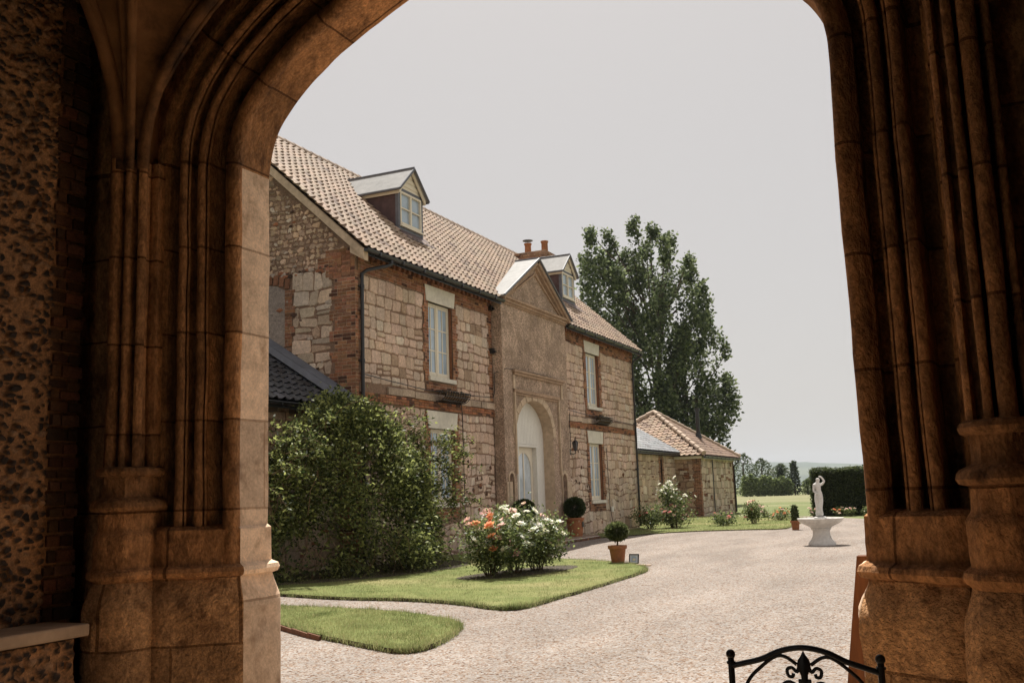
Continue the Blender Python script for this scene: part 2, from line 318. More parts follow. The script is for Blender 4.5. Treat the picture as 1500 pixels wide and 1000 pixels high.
def blades(poly, n, h, seed, label, wid=.006, edge=.03):
    g = np.random.default_rng(seed); a = np.array(poly); lo, hi = a.min(0), a.max(0)
    P = np.empty((0, 2))
    while len(P) < n:
        q = g.uniform(lo, hi, (n, 2)); P = np.vstack([P, q[inside(q, poly)]])
    P = P[:n]
    if edge:      # tufts hang over the cut edge
        ne = n//6; k = g.integers(0, len(a), ne); t = g.uniform(0, 1, (ne, 1)); e = a[k-1]*(1-t)+a[k]*t+g.normal(0, edge*.6, (ne, 2))
        P[:ne] = e
    hh = h*g.uniform(.45, 1.25, n)*np.array([1+.5*mnoise.noise(Vector((q[0]*3.5, q[1]*3.5, 1))) for q in P])
    if edge: hh[:ne] *= g.uniform(.7, 1.9, ne); an = g.uniform(0, 2*math.pi, n); le = g.uniform(0, .7, n)*hh
    ax = np.stack([np.cos(an), np.sin(an)], 1)*wid*.5; an2 = g.uniform(0, 2*math.pi, n); ln = np.stack([np.cos(an2), np.sin(an2)], 1)*le[:, None]
    z0 = np.full(n, .035)
    if edge: z0[:ne] = g.uniform(.0, .04, ne)
    V = np.stack([np.column_stack([P-ax, z0]), np.column_stack([P+ax, z0]), np.column_stack([P+ln, z0+hh])], 1).reshape(-1, 3)
    t = g.uniform(0, 1, n); br = np.array([.5+.5*mnoise.noise(Vector((p[0]*1.6, p[1]*1.6, 5))) for p in P]); t = np.clip(t*.55+(br-.5)*1.3+.22, 0, 1)[:, None]
    col = np.array([.115, .155, .05])*(1-t)+np.array([.36, .375, .17])*t
    dry = g.uniform(0, 1, n) < .09; col[dry] = (.46, .39, .22)
    o = npmesh('grass', V, np.arange(3*n).reshape(n, 3), M['leaf'], None, np.repeat(col, 3, axis=0))
    return tag(o, label, 'grass', kind='stuff')
LA = smooth_poly([(-12, 13.3), (-9.71, 12.5), (-8.35, 12.12), (-7.26, 12.15), (-6.22, 11.8), (-5.5, 11.3), (-5.2, 11.4), (-5.2, 12.29), (-5.22, 14.1), (-5.29, 16.55), (-5.45, 17.45), (-6.24, 18.55), (-7.13, 19.25), (-8.19, 19.85), (-11.5, 22.3), (-11.52, 17.5), (-11.98, 17.3)], 1)
LB = smooth_poly([(-10.2, 11.3), (-8.55, 11.08), (-7.26, 10.9), (-6.31, 10.64), (-5.25, 9.98), (-4.9, 9.07), (-4.75, 8.3), (-4.88, 8.03), (-5.44, 8.3), (-6.3, 8.75), (-7.27, 9.38), (-9.2, 10.6)], 1)
LC = smooth_poly([(-10.7, 28.9), (-10.5, 29.5), (-10.0, 30.5), (-9.0, 32.7), (-6.9, 33.5), (-5.8, 33.3), (-5.9, 36), (-6.2, 40), (-6.8, 45.2), (-9.9, 47.2), (-12.3, 49.0), (-13.5, 48.9), (-13.7, 36.6), (-11.55, 36.2), (-11.5, 29.3)], 1)
turf('lawn', LA); turf('lawn', LB); turf('lawn', LC, .04)
blades(LA, 90000, .04, 1, 'short green grass of the lawn round the rose bed')
blades(LB, 42000, .042, 2, 'short green grass of the small pointed lawn by the gateway')
blades(LC, 26000, .045, 3, 'short green grass of the lawn along the farmhouse wall', wid=.012)
mb = MB(); e = [(-8.0, 9.80), (-7.27, 9.34), (-6.85, 9.06), (-6.45, 8.80), (-6.2, 8.66)]
for i in range(len(e)-1):
    (x0, y0), (x1, y1) = e[i], e[i+1]; mb.hexa([(x0, y0-.03, 0), (x1, y1-.03, 0), (x1, y1, 0), (x0, y0, 0), (x0, y0-.035, .06), (x1, y1-.035, .05), (x1, y1-.01, .05), (x0, y0-.01, .06)])
tag(mb.build('lawn_edging', M['rust']), 'rusty brown strip edging the small pointed lawn', 'lawn edging')

# ------------------------------------------------------------------ the gateway the camera stands in
GX, HW, SPR = -1.925, 1.535, 3.2
arch_dz = [(0, 3.2), (.004, 3.26), (.018, 3.34), (.05, 3.43), (.1, 3.515), (.17, 3.595), (.26, 3.68), (.36, 3.755), (.49, 3.84), (.63, 3.915), (.78, 3.985), (.95, 4.06), (1.15, 4.13), (1.35, 4.185), (1.535, 4.215)]
def arch_path(step=.1):
    p = [(-HW, z) for z in np.arange(0, SPR-.01, step)]
    q = [(-HW+d, z) for d, z in arch_dz]; fine = []
    for i in range(len(q)-1):
        a, b = Vector(q[i]), Vector(q[i+1]); k = 3
        pm = Vector(q[i-1]) if i else Vector((-HW, 3.1)); pn = Vector(q[i+2]) if i+2 < len(q) else Vector((.1, 4.23))
        for t in range(k):
            t /= k; fine.append(tuple(.5*((2*a)+(b-pm)*t+(2*pm-5*a+4*b-pn)*t*t+(3*a-pm-3*b+pn)*t**3)))
    left = p+fine; right = [(-x, z) for x, z in left][::-1]
    return left+[q[-1]]+right
def sweep_arch(name, prof, m, parent, step=.1, wear=.004, part=None, sharp=35):
    path = [p for p in arch_path(step)]
    path = np.array(path); T = np.gradient(path, axis=0); T /= np.linalg.norm(T, axis=1)[:, None]; N = np.stack([-T[:, 1], T[:, 0]], 1)
    L = np.concatenate([[0], np.cumsum(np.linalg.norm(np.diff(path, axis=0), axis=1))]); L[path[:, 0] > 0] = L[-1]-L[path[:, 0] > 0]
    prof = np.array(prof); U = np.concatenate([[0], np.cumsum(np.linalg.norm(np.diff(prof, axis=0), axis=1))])
    G = np.zeros((len(path), len(prof), 3)); UV = np.zeros((len(path), len(prof), 2))
    for i in range(len(path)):
        for j in range(len(prof)):
            x, z = path[i]+N[i]*prof[j, 0]
            if prof[j, 0] > 1: x = min(max(x, -HW-prof[j, 0]), HW+prof[j, 0])
            k = wear*mnoise.noise(Vector((x*9, prof[j, 1]*9, z*5)))+wear*1.2*mnoise.noise(Vector((x*2+7, prof[j, 1]*3, z*1.7))) if abs(prof[j, 0]) < 1 else 0
            G[i, j] = (GX+x+k, prof[j, 1]+k, z); UV[i, j] = (U[j], L[i]+(2.3 if path[i, 0] > 0 else 0))
    if part == 'arch': k_ = [i for i in range(len(path)) if path[i, 1] >= SPR-.06]; G, UV = G[k_], UV[k_]
    elif part: k_ = [i for i in range(len(path)) if path[i, 1] <= SPR+.02 and (path[i, 0] < 0) == (part == 'left')]; G, UV = G[k_], UV[k_]
    return sheet(name, G, m, parent, UV, sharp=sharp)
gate = thing('stone_gateway', 'dark medieval stone gateway with moulded arch and vault ribs that frames the view', 'gateway', (GX, 4.15, 0))
E_ = np.array((.832, -.555)); M_ = np.array((-.555, -.832))
def PU(u, t): return tuple(np.array((0, 4.13))+u*E_+t*M_)
def rl(u, t, r, a0, a1, n=9): return [(u+r*math.cos(R(a0+(a1-a0)*k/n)), t+r*math.sin(R(a0+(a1-a0)*k/n))) for k in range(n+1)]
pl = lambda *q: [PU(*v) for v in q]
mould = (pl((0, 0), *rl(.044, 0, .044, 165, -15, 11), (.088, -.03))+[(.092, 4.25), (.150, 4.25), (.152, 4.075)]+pl((.169, -.03), (.171, 0), (.181, 0), (.184, -.03), *rl(.211, -.006, .022, 205, -25))
         +[(.207, 4.13), (.228, 4.13)]+pl((.266, -.04), (.268, 0), (.277, 0), (.280, -.03), *rl(.306, -.006, .022, 205, -25))+[(.300, 4.15), (.356, 4.15), (.358, 3.97)])
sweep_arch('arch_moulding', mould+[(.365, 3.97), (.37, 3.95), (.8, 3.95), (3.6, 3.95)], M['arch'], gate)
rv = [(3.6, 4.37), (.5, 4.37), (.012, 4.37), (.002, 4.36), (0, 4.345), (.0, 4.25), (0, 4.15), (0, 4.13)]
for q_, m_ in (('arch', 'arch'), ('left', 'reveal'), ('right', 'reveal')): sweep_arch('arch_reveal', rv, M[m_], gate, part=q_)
# masonry bulk above and beside, so that no daylight leaks through
mb = MB(); mb.box(GX-5.1, GX+5.1, 3.96, 4.36, 6.6, 7.4); mb.box(GX-5.1, GX+5.1, -1.15, 4.36, 5.9, 6.2)
mb.box(-5.2, -4.66, -1.1, 3.94, 0, 5.9); mb.box(.86, 1.4, -1.1, 3.94, 0, 5.9)
mb.box(GX-5.1, GX-3.5, 3.96, 4.36, 0, 6.6); mb.box(GX+3.5, GX+5.1, 3.96, 4.36, 0, 6.6)
mb.build('wall_core', M['gatecore'], gate)
sweep_arch('rear_arch', [(3.6, -1.1), (.012, -1.1), (0, -1.08), (0, -.8), (.3, -.68), (3.6, -.68)], M['gatecore'], gate, step=.4, wear=0)
for x0, x1 in ((GX-5.1, GX-3.5), (GX+3.5, GX+5.1)): mb = MB(); mb.box(x0, x1, -1.1, -.68, 0, 6); mb.build('rear_wall', M['gatecore'], gate)
for x0, x1 in ((GX-2, -2.65), (-1.1, GX+2)): mb = MB(); mb.box(x0, x1, -1.06, -.72, 0, 5); mb.build('rear_light_block', M['gatecore'], gate)  # unseen blocks added to narrow the rear opening and hold back fill light

def offset_line(o, d):
    o = np.array(o, float); n = len(o); out = []
    for i in range(n):
        t = (o[min(i+1, n-1)]-o[max(i-1, 0)]); t /= np.linalg.norm(t)+1e-9; a = o[i]-o[max(i-1, 0)]; out.append(o[i]+np.array((t[1], -t[0]))*d)
    return np.array(out)
def resample(o, step):
    q = []
    for i in range(len(o)-1):
        a, b = np.array(o[i], float), np.array(o[i+1], float); k = max(1, int(np.linalg.norm(b-a)/step))
        q += [tuple(a+(b-a)*t/k) for t in range(k)]
    return q+[tuple(o[-1])]
def stack(name, outline, levels, side, m, parent, wear=.006, step=.05, zstep=.06, m2=None):
    # outline (d, y) runs from the opening round to the side wall; levels are (z, offset)
    ol = resample(outline, step); L = []
    for (z0, o0), (z1, o1) in zip(levels, levels[1:]):
        k = max(1, int(abs(z1-z0)/zstep)); L += [(z0+(z1-z0)*t/k, o0+(o1-o0)*t/k) for t in range(k)]
    L.append(levels[-1]); U = np.concatenate([[0], np.cumsum(np.linalg.norm(np.diff(np.array(ol), axis=0), axis=1))])
    G = np.zeros((len(L), len(ol), 3)); UV = np.zeros((len(L), len(ol), 2))
    for i, (z, of) in enumerate(L):
        q = offset_line(ol, of)
        for j in range(len(ol)):
            x = GX+side*(HW+q[j, 0]); y = q[j, 1]
            k = wear*(mnoise.noise(Vector((x*6, y*6, z*6)))+.7*mnoise.noise(Vector((x*17, y*17, z*17))))
            G[i, j] = (x-side*k, y-k, z+k*.5); UV[i, j] = (U[j]*1.0+(.21 if side > 0 else 0), z)
    if side < 0: G = G[:, ::-1]; UV = UV[:, ::-1]
    o = sheet(name, G, m, parent, UV, sharp=34, flip=True)
    if m2:        # daylight on the face towards the opening is put in as a paler colour
        o.data.materials.append(m2); nj = len(ol)-1; cut = sum(1 for q in ol if q[1] > 4.118)
        for k, p in enumerate(o.data.polygons):
            j = k % nj; j = j if side > 0 else nj-1-j
            if j < cut: p.material_index = 1
    return o
jamb = [(.02, 4.40), (-.012, 4.36), (-.012, 4.20), (-.014, 4.115), (.02, 4.08), (.275, 3.905), (.31, 3.90), (.40, 3.90)]
CD = lambda d: .372+(d-.316)*.86
clus = [(CD(d), y) for d, y in [(.304, 3.96), (.306, 3.80), (.345, 3.74), (.45, 3.70), (.52, 3.715), (.57, 3.765), (.575, 3.96)]]
for s in (-1, 1):
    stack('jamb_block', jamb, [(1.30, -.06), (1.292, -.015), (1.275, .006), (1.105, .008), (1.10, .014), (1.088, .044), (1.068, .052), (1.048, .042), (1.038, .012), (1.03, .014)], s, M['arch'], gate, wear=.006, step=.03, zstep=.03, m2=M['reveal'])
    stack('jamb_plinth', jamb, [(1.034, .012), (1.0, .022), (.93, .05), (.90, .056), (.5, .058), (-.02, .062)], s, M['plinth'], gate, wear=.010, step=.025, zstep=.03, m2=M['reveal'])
    stack('shaft_base', clus, [(1.604, -.03), (1.602, -.004), (1.594, .012), (1.578, .019), (1.562, .014), (1.553, -.002), (1.550, -.014), (1.525, -.018), (1.48, -.018), (1.452, -.012), (1.445, .006), (1.436, .026), (1.422, .038), (1.402, .042), (1.386, .033), (1.379, .008), (1.377, -.002), (1.295, -.002), (1.285, .002), (1.262, .018), (1.255, .020), (1.105, .020), (1.10, .026), (1.088, .044), (1.07, .050), (1.052, .042), (1.042, .026), (1.034, .022)], s, M['arch'], gate, wear=.004, step=.014, zstep=.02)
    stack('shaft_plinth', clus, [(1.034, .02), (1.0, .03), (.93, .056), (.90, .062), (.5, .065), (-.02, .07)], s, M['plinth'], gate, wear=.007, step=.035, zstep=.04)
    # the clustered wall shaft
    def ar(d, y, r, a0, a1, n=7): return [(d+r*math.cos(R(a0+(a1-a0)*k/n)), y+r*math.sin(R(a0+(a1-a0)*k/n))) for k in range(n+1)]
    prof = [(.35, 3.96), (.318, 3.95), (.314, 3.90), (.330, 3.893), (.395, 3.89), (.395, 3.852), (.345, 3.846)]+ar(.348, 3.812, .028, 120, 262, 9)+[(.356, 3.81), (.368, 3.885), (.386, 3.875)]+ar(.404, 3.768, .021, 160, 345, 9)+[(.424, 3.82), (.430, 3.88), (.446, 3.86)]+ar(.476, 3.752, .036, 150, 390, 12)+[(.508, 3.82), (.518, 3.88), (.534, 3.87)]+ar(.550, 3.812, .019, 190, 380, 7)+[(.58, 3.96)]
    prof = [(CD(d), y) for d, y in prof]
    zs = np.arange(1.52, 3.25, .10); U = np.concatenate([[0], np.cumsum(np.linalg.norm(np.diff(np.array(prof), axis=0), axis=1))])
    G = np.array([[(GX+s*(HW+d)+.004*mnoise.noise(Vector((d*20, y*20, z*3+s))), y+.004*mnoise.noise(Vector((d*20+5, y*20, z*3+s))), z) for d, y in prof] for z in zs])
    UV = np.array([[(u, z+.17+s*.1) for u in U] for z in zs])
    if s > 0: sheet('wall_shaft', G, M['arch'], gate, UV, sharp=40)
    else: sheet('wall_shaft', G[:, ::-1], M['arch'], gate, UV[:, ::-1], sharp=40)
# vault: ribs spring from the four corner shafts, webs between them
CY = 1.62
def rib_pts(p0, p1, rise, n=14, z0=3.22):
    return [(p0[0]+(p1[0]-p0[0])*(1-math.cos(a)), p0[1]+(p1[1]-p0[1])*(1-math.cos(a)), z0+rise*math.sin(a)) for a in [math.pi/2*k/n for k in range(n+1)]]
def front_pts(s, yy, off, n=14):
    q = [(d, z) for d, z in arch_dz]; path = np.array([(-HW+d, z) for d, z in q]); T = np.gradient(path, axis=0); T /= np.linalg.norm(T, axis=1)[:, None]
    p = path+np.stack([-T[:, 1], T[:, 0]], 1)*off; p[-1, 0] = 0
    return [(GX-s*x if s > 0 else GX+x, yy, z) for x, z in p]
for ys in (1, -1):
    for s in (-1, 1):
        yw, yd, yt = (CY+ys*(q-CY) for q in (3.752, 3.764, 3.775)); xw, xd, xt = (GX+s*(HW+CD(q)) for q in (.474, .402, .437))
        fr = front_pts(s, CY+ys*(3.812-CY), CD(.350)); dg = rib_pts((xd, yd), (GX, CY), 2.0); wl_ = rib_pts((xw, yw), (GX+s*(HW+.6), CY), 1.75)
        td = rib_pts((xt, yt), (GX+s*.95, CY+ys*.55), 1.78)
        for pts, r in ((fr, .032), (dg, .025), (wl_, .038), (td, .024)):
            mb = MB(); mb.tube([Vector(pts[0])-Vector((0, 0, .06))]+[Vector(p) for p in pts], r, 10)
            for sg in (-1, 1):
                Q = []
                for i, p in enumerate(pts):
                    t_ = (Vector(pts[min(i+1, len(pts)-1)])-Vector(pts[max(i-1, 0)])).normalized(); sd_ = t_.cross(Vector((s*.4, -ys*.4, -.82))).normalized(); k = min(1, i/4); Q.append(Vector(p)+sd_*sg*r*1.25*k+Vector((s*.5, ys*.5, .6))*(r*.7))
                mb.tube(Q, r*.55, 6)
            mb.build('vault_rib', M['web'], gate, smooth=50)
        def web(a, b, up=.05):
            a = np.array(a); b = np.array(b); t = np.linspace(0, 1, 9)[:, None, None]
            G = a[None]*(1-t)+b[None]*t; G[..., 2] += up+.06*np.sin(math.pi*t[..., 0]); return G
        sheet('vault_web', web(fr, [dg[round(k*14/(len(fr)-1))] for k in range(len(fr))]), M['web'], gate, sharp=60)
        mb = MB(); xa, xb_ = sorted((GX+s*(HW+.43), GX+s*(HW+.62))); ya_, yb_ = sorted((CY+ys*(3.80-CY), CY+ys*(3.95-CY))); mb.box(xa, xb_, ya_, yb_, 3.1, 4.4); mb.build('springer', M['web'], gate)
        sheet('vault_web', web(dg, wl_), M['web'], gate, sharp=60)
# rubble side walls
def flint_wall(name, xw, sgn, y0, y1, z1, step, parent):
    ys = np.arange(y0, y1, step); zs = np.arange(0, z1, step); G = np.zeros((len(zs), len(ys), 3)); K = np.zeros_like(G)
    for i, z in enumerate(zs):
        for j, y in enumerate(ys):
            p = Vector((y*22+.6*mnoise.noise(Vector((y*5, z*5, 1))), z*29+.6*mnoise.noise(Vector((y*5, z*5, 9))), 0)); d, c = mnoise.voronoi(p)
            e = d[1]-d[0]; h = min(1, max(0, (e-.12)/.10)); r = mnoise.cell_vector(c[0]*3.1)
            keep = 1 if r[0] > .12 else .15
            G[i, j] = (xw+sgn*( .022*h*(.3+r[1])*keep+.016*mnoise.noise(Vector((y*3, z*3, 4)))+.006*mnoise.noise(Vector((y*30, z*30, 4)))), y, z)
            mo = np.array((.36, .18, .078))*(1+.35*mnoise.noise(Vector((y*6, z*6, 2)))); st = np.array((.035, .022, .016))*(.4+1.2*r[1])
            if r[2] > .86: st = np.array((.30, .17, .09))
            K[i, j] = mo*(1-h*keep)+st*h*keep
    return sheet(name, G, M['flint'], parent, None, K, sharp=80, flip=sgn < 0)
flint_wall('flint_wall', -4.25, 1, 2.95, 3.60, 4.9, .0075, gate)
flint_wall('flint_wall', -4.25, 1, -.7, 2.96, 4.9, .06, gate)
flint_wall('flint_wall', .41, -1, 2.9, 3.83, 4.9, .014, gate)
flint_wall('flint_wall', .41, -1, -.7, 2.91, 4.9, .08, gate)
for s, xw in ((1, -4.25), (-1, .41)):
    mb = MB(); z = 0.
    mb.box(min(xw-s*.30, xw-s*.012), max(xw-s*.30, xw-s*.012), 3.585, 3.795, 0, 5.0, (.27, .135, .06))
    while z < 4.9:
        h = random.uniform(.055, .08); l = random.uniform(.0, .09); o = random.uniform(.0, .014)
        x0, x1 = xw-s*.3, xw+s*o; cut = random.uniform(.08, .14)
        for ya, yb in ((3.58+l*.6, 3.58+cut), (3.592+cut, 3.80-random.uniform(0, .02))): mb.box(min(x0, x1), max(x0, x1), ya, yb, z+.010, z+h-.010, jit((.10, .045, .022), .6, .2))
        z += h
    mb.build('brick_quoin', M['flint'], gate)
bench = thing('stone_bench', 'low flint bench with a pale slab seat against the left gateway wall', 'bench', (-4.05, 2.6, 0))
mb = MB(); mb.box(-4.22, -3.93, 1.2, 3.62, .80, .86); b_ = mb.build('seat', M['benchtop'], bench)
bv = b_.modifiers.new('bevel', 'BEVEL'); bv.width = .012; bv.segments = 2
flint_wall('front', -4.0, 1, 2.6, 3.60, .80, .0125, bench); mb = MB(); mb.box(-4.22, -4.02, 1.2, 3.60, 0, .80, (.12, .07, .04)); mb.build('core', M['flint'], bench)

# ------------------------------------------------------------------ the farmhouse
FX, Y0, Y1, EZ = -11.59, 17.45, 36.35, 6.72
STONE = (.55, .412, .318); BRICK = (.265, .128, .074); MORT = (.23, .15, .105); LIME = (.42, .31, .22)
def stones(mb, T, a0, a1, b0, b1, excl=(), hr=(.24, .38), wr=(.24, .6), col=STONE, var=.09, jt=.016, clip=None, cmax=.004, rough=0.):
    b = b0
    while b < b1-.04:
        h = random.uniform(*hr)
        if b+h > b1-.1: h = b1-b
        iv = [(a0, a1)]
        for (e0, e1, f0, f1) in excl:
            if f0 < b+h-.02 and f1 > b+.02:
                nv = []
                for s, e in iv:
                    if e1 <= s or e0 >= e: nv.append((s, e)); continue
                    if e0 > s: nv.append((s, e0))
                    if e1 < e: nv.append((e1, e))
                iv = nv
        for s, e in iv:
            a = s
            while a < e-.03:
                w = random.uniform(*wr)*(1 if h > .2 else .7)
                if e-(a+w) < .14: w = e-a
                parts = [(b, h)] if random.random() > .13 or h < .2 else [(b, h*.48), (b+h*.48, h*.52)]
                for pb, ph in parts:
                    if clip and not clip(a+w/2, pb+ph/2, w, ph): continue
                    g = random.choice((.002, .004, .006, .009, .013)); j = lambda: random.uniform(-jt, jt)
                    x0, x1, y0, y1 = a+g, a+w-g, pb+g, pb+ph-g; cx = min(.3*w, random.uniform(.012, .05)); cy = min(.3*ph, random.uniform(.012, .05))
                    O = [(x0+cx+j(), y0+j()), (x1-cx+j(), y0+j()), (x1+j(), y0+cy+j()), (x1+j(), y1-cy+j()), (x1-cx+j(), y1+j()), (x0+cx+j(), y1+j()), (x0+j(), y1-cy+j()), (x0+j(), y0+cy+j())]
                    if rough: O = [(p+rough*mnoise.noise(Vector((p*1.3, q*1.3, 3))), q+rough*mnoise.noise(Vector((p*1.3, q*1.3, 8)))) for p, q in O]
                    mx_, my_ = a+w/2, pb+ph/2; c = random.uniform(-.006, cmax); r = .016
                    I = [(p+(mx_-p)*min(.45, r/max(.02, abs(mx_-p))), q+(my_-q)*min(.45, r/max(.02, abs(my_-q)))) for p, q in O]
                    k = random.random(); cc = jit(col, var, .05)
                    if k > .965: cc = jit((.38, .27, .19), .15)
                    elif k < .05: cc = jit((.60, .50, .40), .1)
                    pts = [T(p, q, c-.022) for p, q in O]+[T(p, q, c) for p, q in I]
                    mb.add(pts, [[i, (i+1) % 8, (i+1) % 8+8, i+8] for i in range(8)]+[list(range(8, 16))], cc)
                a += w
        b += h
def bricks(mb, T, a0, a1, b0, b1, L=.225, H=.075, c=.010, tl=0., tr=0., back=True, col=BRICK, clip=None, var=.3, lime=LIME):
    n = max(1, round((b1-b0)/H)); H = (b1-b0)/n
    for i in range(n):
        b = b0+i*H; q0 = a0-(tl if (i//3) % 2 else 0)*random.choice((1, 1, .6)); q1 = a1+(tr if (i//3) % 2 else 0)*random.choice((1, 1, .6))
        if clip:
            q0, q1 = clip(b+H/2, q0, q1)
            if q1-q0 < .05: continue
        if back: mb.quad(T(q0, b, .0055), T(q1, b, .0055), T(q1, b+H, .0055), T(q0, b+H, .0055), jit(lime, .12))
        a = q0; first = i % 2
        while a < q1-.02:
            l = (L*.5 if first else L*random.choice((1, 1, .5))); first = False
            if q1-(a+l) < .07: l = q1-a
            g = .006; e = random.uniform(-.002, .004); d = random.uniform(-.002, .002)
            P = [(a+g, b+g+d), (a+l-g, b+g-d), (a+l-g, b+H-g-d), (a+g, b+H-g+d)]
            k = random.random(); cc = jit(col, var, .12)
            if k > .86: cc = jit((.10, .05, .035), .2)
            elif k < .08: cc = jit((.33, .17, .09), .15)
            mb.add([T(p, q, .0) for p, q in P]+[T(p, q, c+e) for p, q in P], [[4, 5, 6, 7], [0, 1, 5, 4], [1, 2, 6, 5], [2, 3, 7, 6], [3, 0, 4, 7]], cc)
            a += l
def holed(mb, T, a0, a1, b0, b1, holes, c, col, depth=.2, rcol=None):
    A = sorted({a0, a1, *[h[0] for h in holes], *[h[1] for h in holes]}); B = sorted({b0, b1, *[h[2] for h in holes], *[h[3] for h in holes]})
    for i in range(len(A)-1):
        for j in range(len(B)-1):
            m_, n_ = (A[i]+A[i+1])/2, (B[j]+B[j+1])/2
            if any(h[0] < m_ < h[1] and h[2] < n_ < h[3] for h in holes): continue
            mb.quad(T(A[i], B[j], c), T(A[i+1], B[j], c), T(A[i+1], B[j+1], c), T(A[i], B[j+1], c), col)
    for h in holes:
        r = rcol or col
        for p, q in (((h[0], h[2]), (h[0], h[3])), ((h[0], h[3]), (h[1], h[3])), ((h[1], h[3]), (h[1], h[2])), ((h[1], h[2]), (h[0], h[2]))):
            mb.quad(T(*p, c), T(*q, c), T(*q, -depth), T(*p, -depth), r)
house = thing('farmhouse', 'two storey stone farmhouse with red brick trim, pantile roof and two dormers', 'house', (-15.6, 26.9, 0))
TF = lambda a, b, c: (FX+c, a, b)                 # the front: a runs along y
TG = lambda a, b, c: (-a, Y0-c, b)                # the near gable: a = -x
WIN = [('UL', 20.57, 21.77, 4.2, 6.08), ('LL', 20.57, 21.77, 1.2, 3.02), ('UR', 31.28, 32.48, 4.2, 6.08), ('LR', 31.28, 32.48, 1.08, 3.02)]
PY0, PY1 = 24.05, 28.72
mb = MB()
holes = [(w_[1], w_[2], w_[3], w_[4]) for w_ in WIN]
holed(mb, TF, Y0, Y1, -.1, EZ+.1, holes+[(PY0+.3, PY1-.3, -.1, 6.0)], -.016, MORT, .22, (.22, .10, .055))
ex = [(PY0-.02, PY1, -1, 9), (Y0-.1, Y0+.20, -1, 9)]
for _, a0, a1, b0, b1 in WIN: ex += [(a0-.24, a1+.24, b0-.22, b1+.40)]
ex += [(Y0, Y1, 3.46, 3.86), (Y0, Y1, 6.22, 7)]
stones(mb, TF, Y0, Y1, 3.86, 6.22, ex, (.22, .32), (.22, .43), rough=.05)
stones(mb, TF, Y0, Y1, 2.2, 3.46, ex, (.21, .31), (.2, .42), rough=.06)
stones(mb, TF, Y0, Y1, -.1, 2.2, ex, (.18, .36), (.18, .5), col=(.52, .40, .305), var=.17, jt=.03, rough=.12)
for _, a0, a1, b0, b1 in WIN:
    bricks(mb, TF, a0-.21, a0-.003, b0-.06, b1+.0, tl=.10); bricks(mb, TF, a1+.003, a1+.21, b0-.06, b1+.0, tr=.10)
    bricks(mb, TF, a0-.21, a0-.12, b1, b1+.40, tl=.08, L=.11); bricks(mb, TF, a1+.12, a1+.21, b1, b1+.40, tr=.08, L=.11)
    bricks(mb, TF, a0-.16, a1+.16, b0-.30, b0-.075)
bricks(mb, TF, Y0-.008, Y0+.11, 0, 6.25, tr=.10, L=.15)
bricks(mb, TF, PY0-.22, PY0-.03, 3.9, 6.3, tl=.08)
bricks(mb, TF, PY1+.0, PY1+.14, 5.2, 6.3, tr=.08)
for y0, y1 in ((Y0+.1, PY0), (PY1, Y1)):
    bricks(mb, TF, y0, y1, 3.47, 3.66, c=.03, col=(.30, .135, .072))
    bricks(mb, TF, y0, y1, 6.23, 6.46, c=.012); bricks(mb, TF, y0, y1, 6.46, 6.54, c=.04); 
    a = y0
    while a < y1-.1: mb.hexa([TF(p, q, r) for r in (0, .075) for p, q in ((a, 6.545), (a+.105, 6.545), (a+.105, 6.62), (a, 6.62))], jit(BRICK, .3)); a += .225
    bricks(mb, TF, y0, y1, 6.625, 6.70, c=.10)
    a = y0           # weathered stone ledge over the brick band
    while a < y1-.05:
        l = min(y1-a, random.uniform(.3, .7)); z = random.uniform(-.012, .012); d = random.uniform(.03, .06)
        if random.random() < .86: mb.hexa([TF(p, q, r) for r, k in ((-.01, 0), (d, .03)) for p, q in ((a+.004, 3.675+z), (a+l-.004, 3.675+z), (a+l-.006, 3.85+z-k), (a+.006, 3.85+z-k))], jit((.44, .34, .255), .2))
        a += l
for _ in range(70):      # scattered dark flint and brick patches low on the wall
    a = random.choice((random.uniform(22.4, 23.9), random.uniform(28.9, 31.0), random.uniform(18, 24), random.uniform(29, 36))); b = random.uniform(.2, 2.0) if random.random() < .8 else random.uniform(2, 3.2)
    if any(h[0]-.3 < a < h[1]+.3 and h[2]-.4 < b < h[3]+.4 for h in holes): continue
    r = random.uniform(.03, .09); n = 9
    q = [(a+r*math.cos(2*math.pi*k/n)*random.uniform(.7, 1.3), b+r*.8*math.sin(2*math.pi*k/n)*random.uniform(.7, 1.3)) for k in range(n)]
    mb.add([TF(p, q_, .0045) for p, q_ in q]+[TF(a, b, .014)], [[k, (k+1) % n, n] for k in range(n)], jit(random.choice(((.11, .065, .045), (.17, .075, .04), (.13, .09, .065))), .3))
mb.build('front_wall', M['masonry'], house)
# near gable wall
gz = lambda a: 6.72+.92*min(-FX*-1+a, 8.12-(a+FX)) if False else 6.72+.92*min(a+FX, 8.12-(a+FX))
G0, G1 = 11.59, 19.71
mb = MB(); mb.add([TG(G0, -.1, -.016), TG(G1, -.1, -.016), TG(G1, 6.72, -.016), TG((G0+G1)/2, 10.45, -.016), TG(G0, 6.72, -.016)], [[0, 1, 2, 3, 4]], MORT)
inroof = lambda a, b, w, h: b+h/2 < gz(a-w/2)-.02 and b+h/2 < gz(a+w/2)-.02
exg = [(G0-.1, G0+.62, -1, 9), (13.22, 14.6, 4.75, 6.35), (G1-.5, G1+.1, -1, 9)]
stones(mb, TG, G0, G1, -.1, 6.35, exg, (.2, .36), (.2, .55), col=(.50, .39, .29), var=.22, jt=.028, clip=inroof, rough=.06)
stones(mb, TG, G0, G1, 6.35, 10.3, [], (.085, .15), (.12, .3), col=(.46, .33, .23), var=.4, jt=.03, clip=inroof, rough=.05)
bricks(mb, TG, G0-.008, G0+.52, 0, 6.7, tr=.14)
bricks(mb, TG, G0, G0+.75, 6.15, 6.75, tr=.2, clip=lambda b, p, q: (max(p, G0+max(0, (b-6.65)/.92)), q))
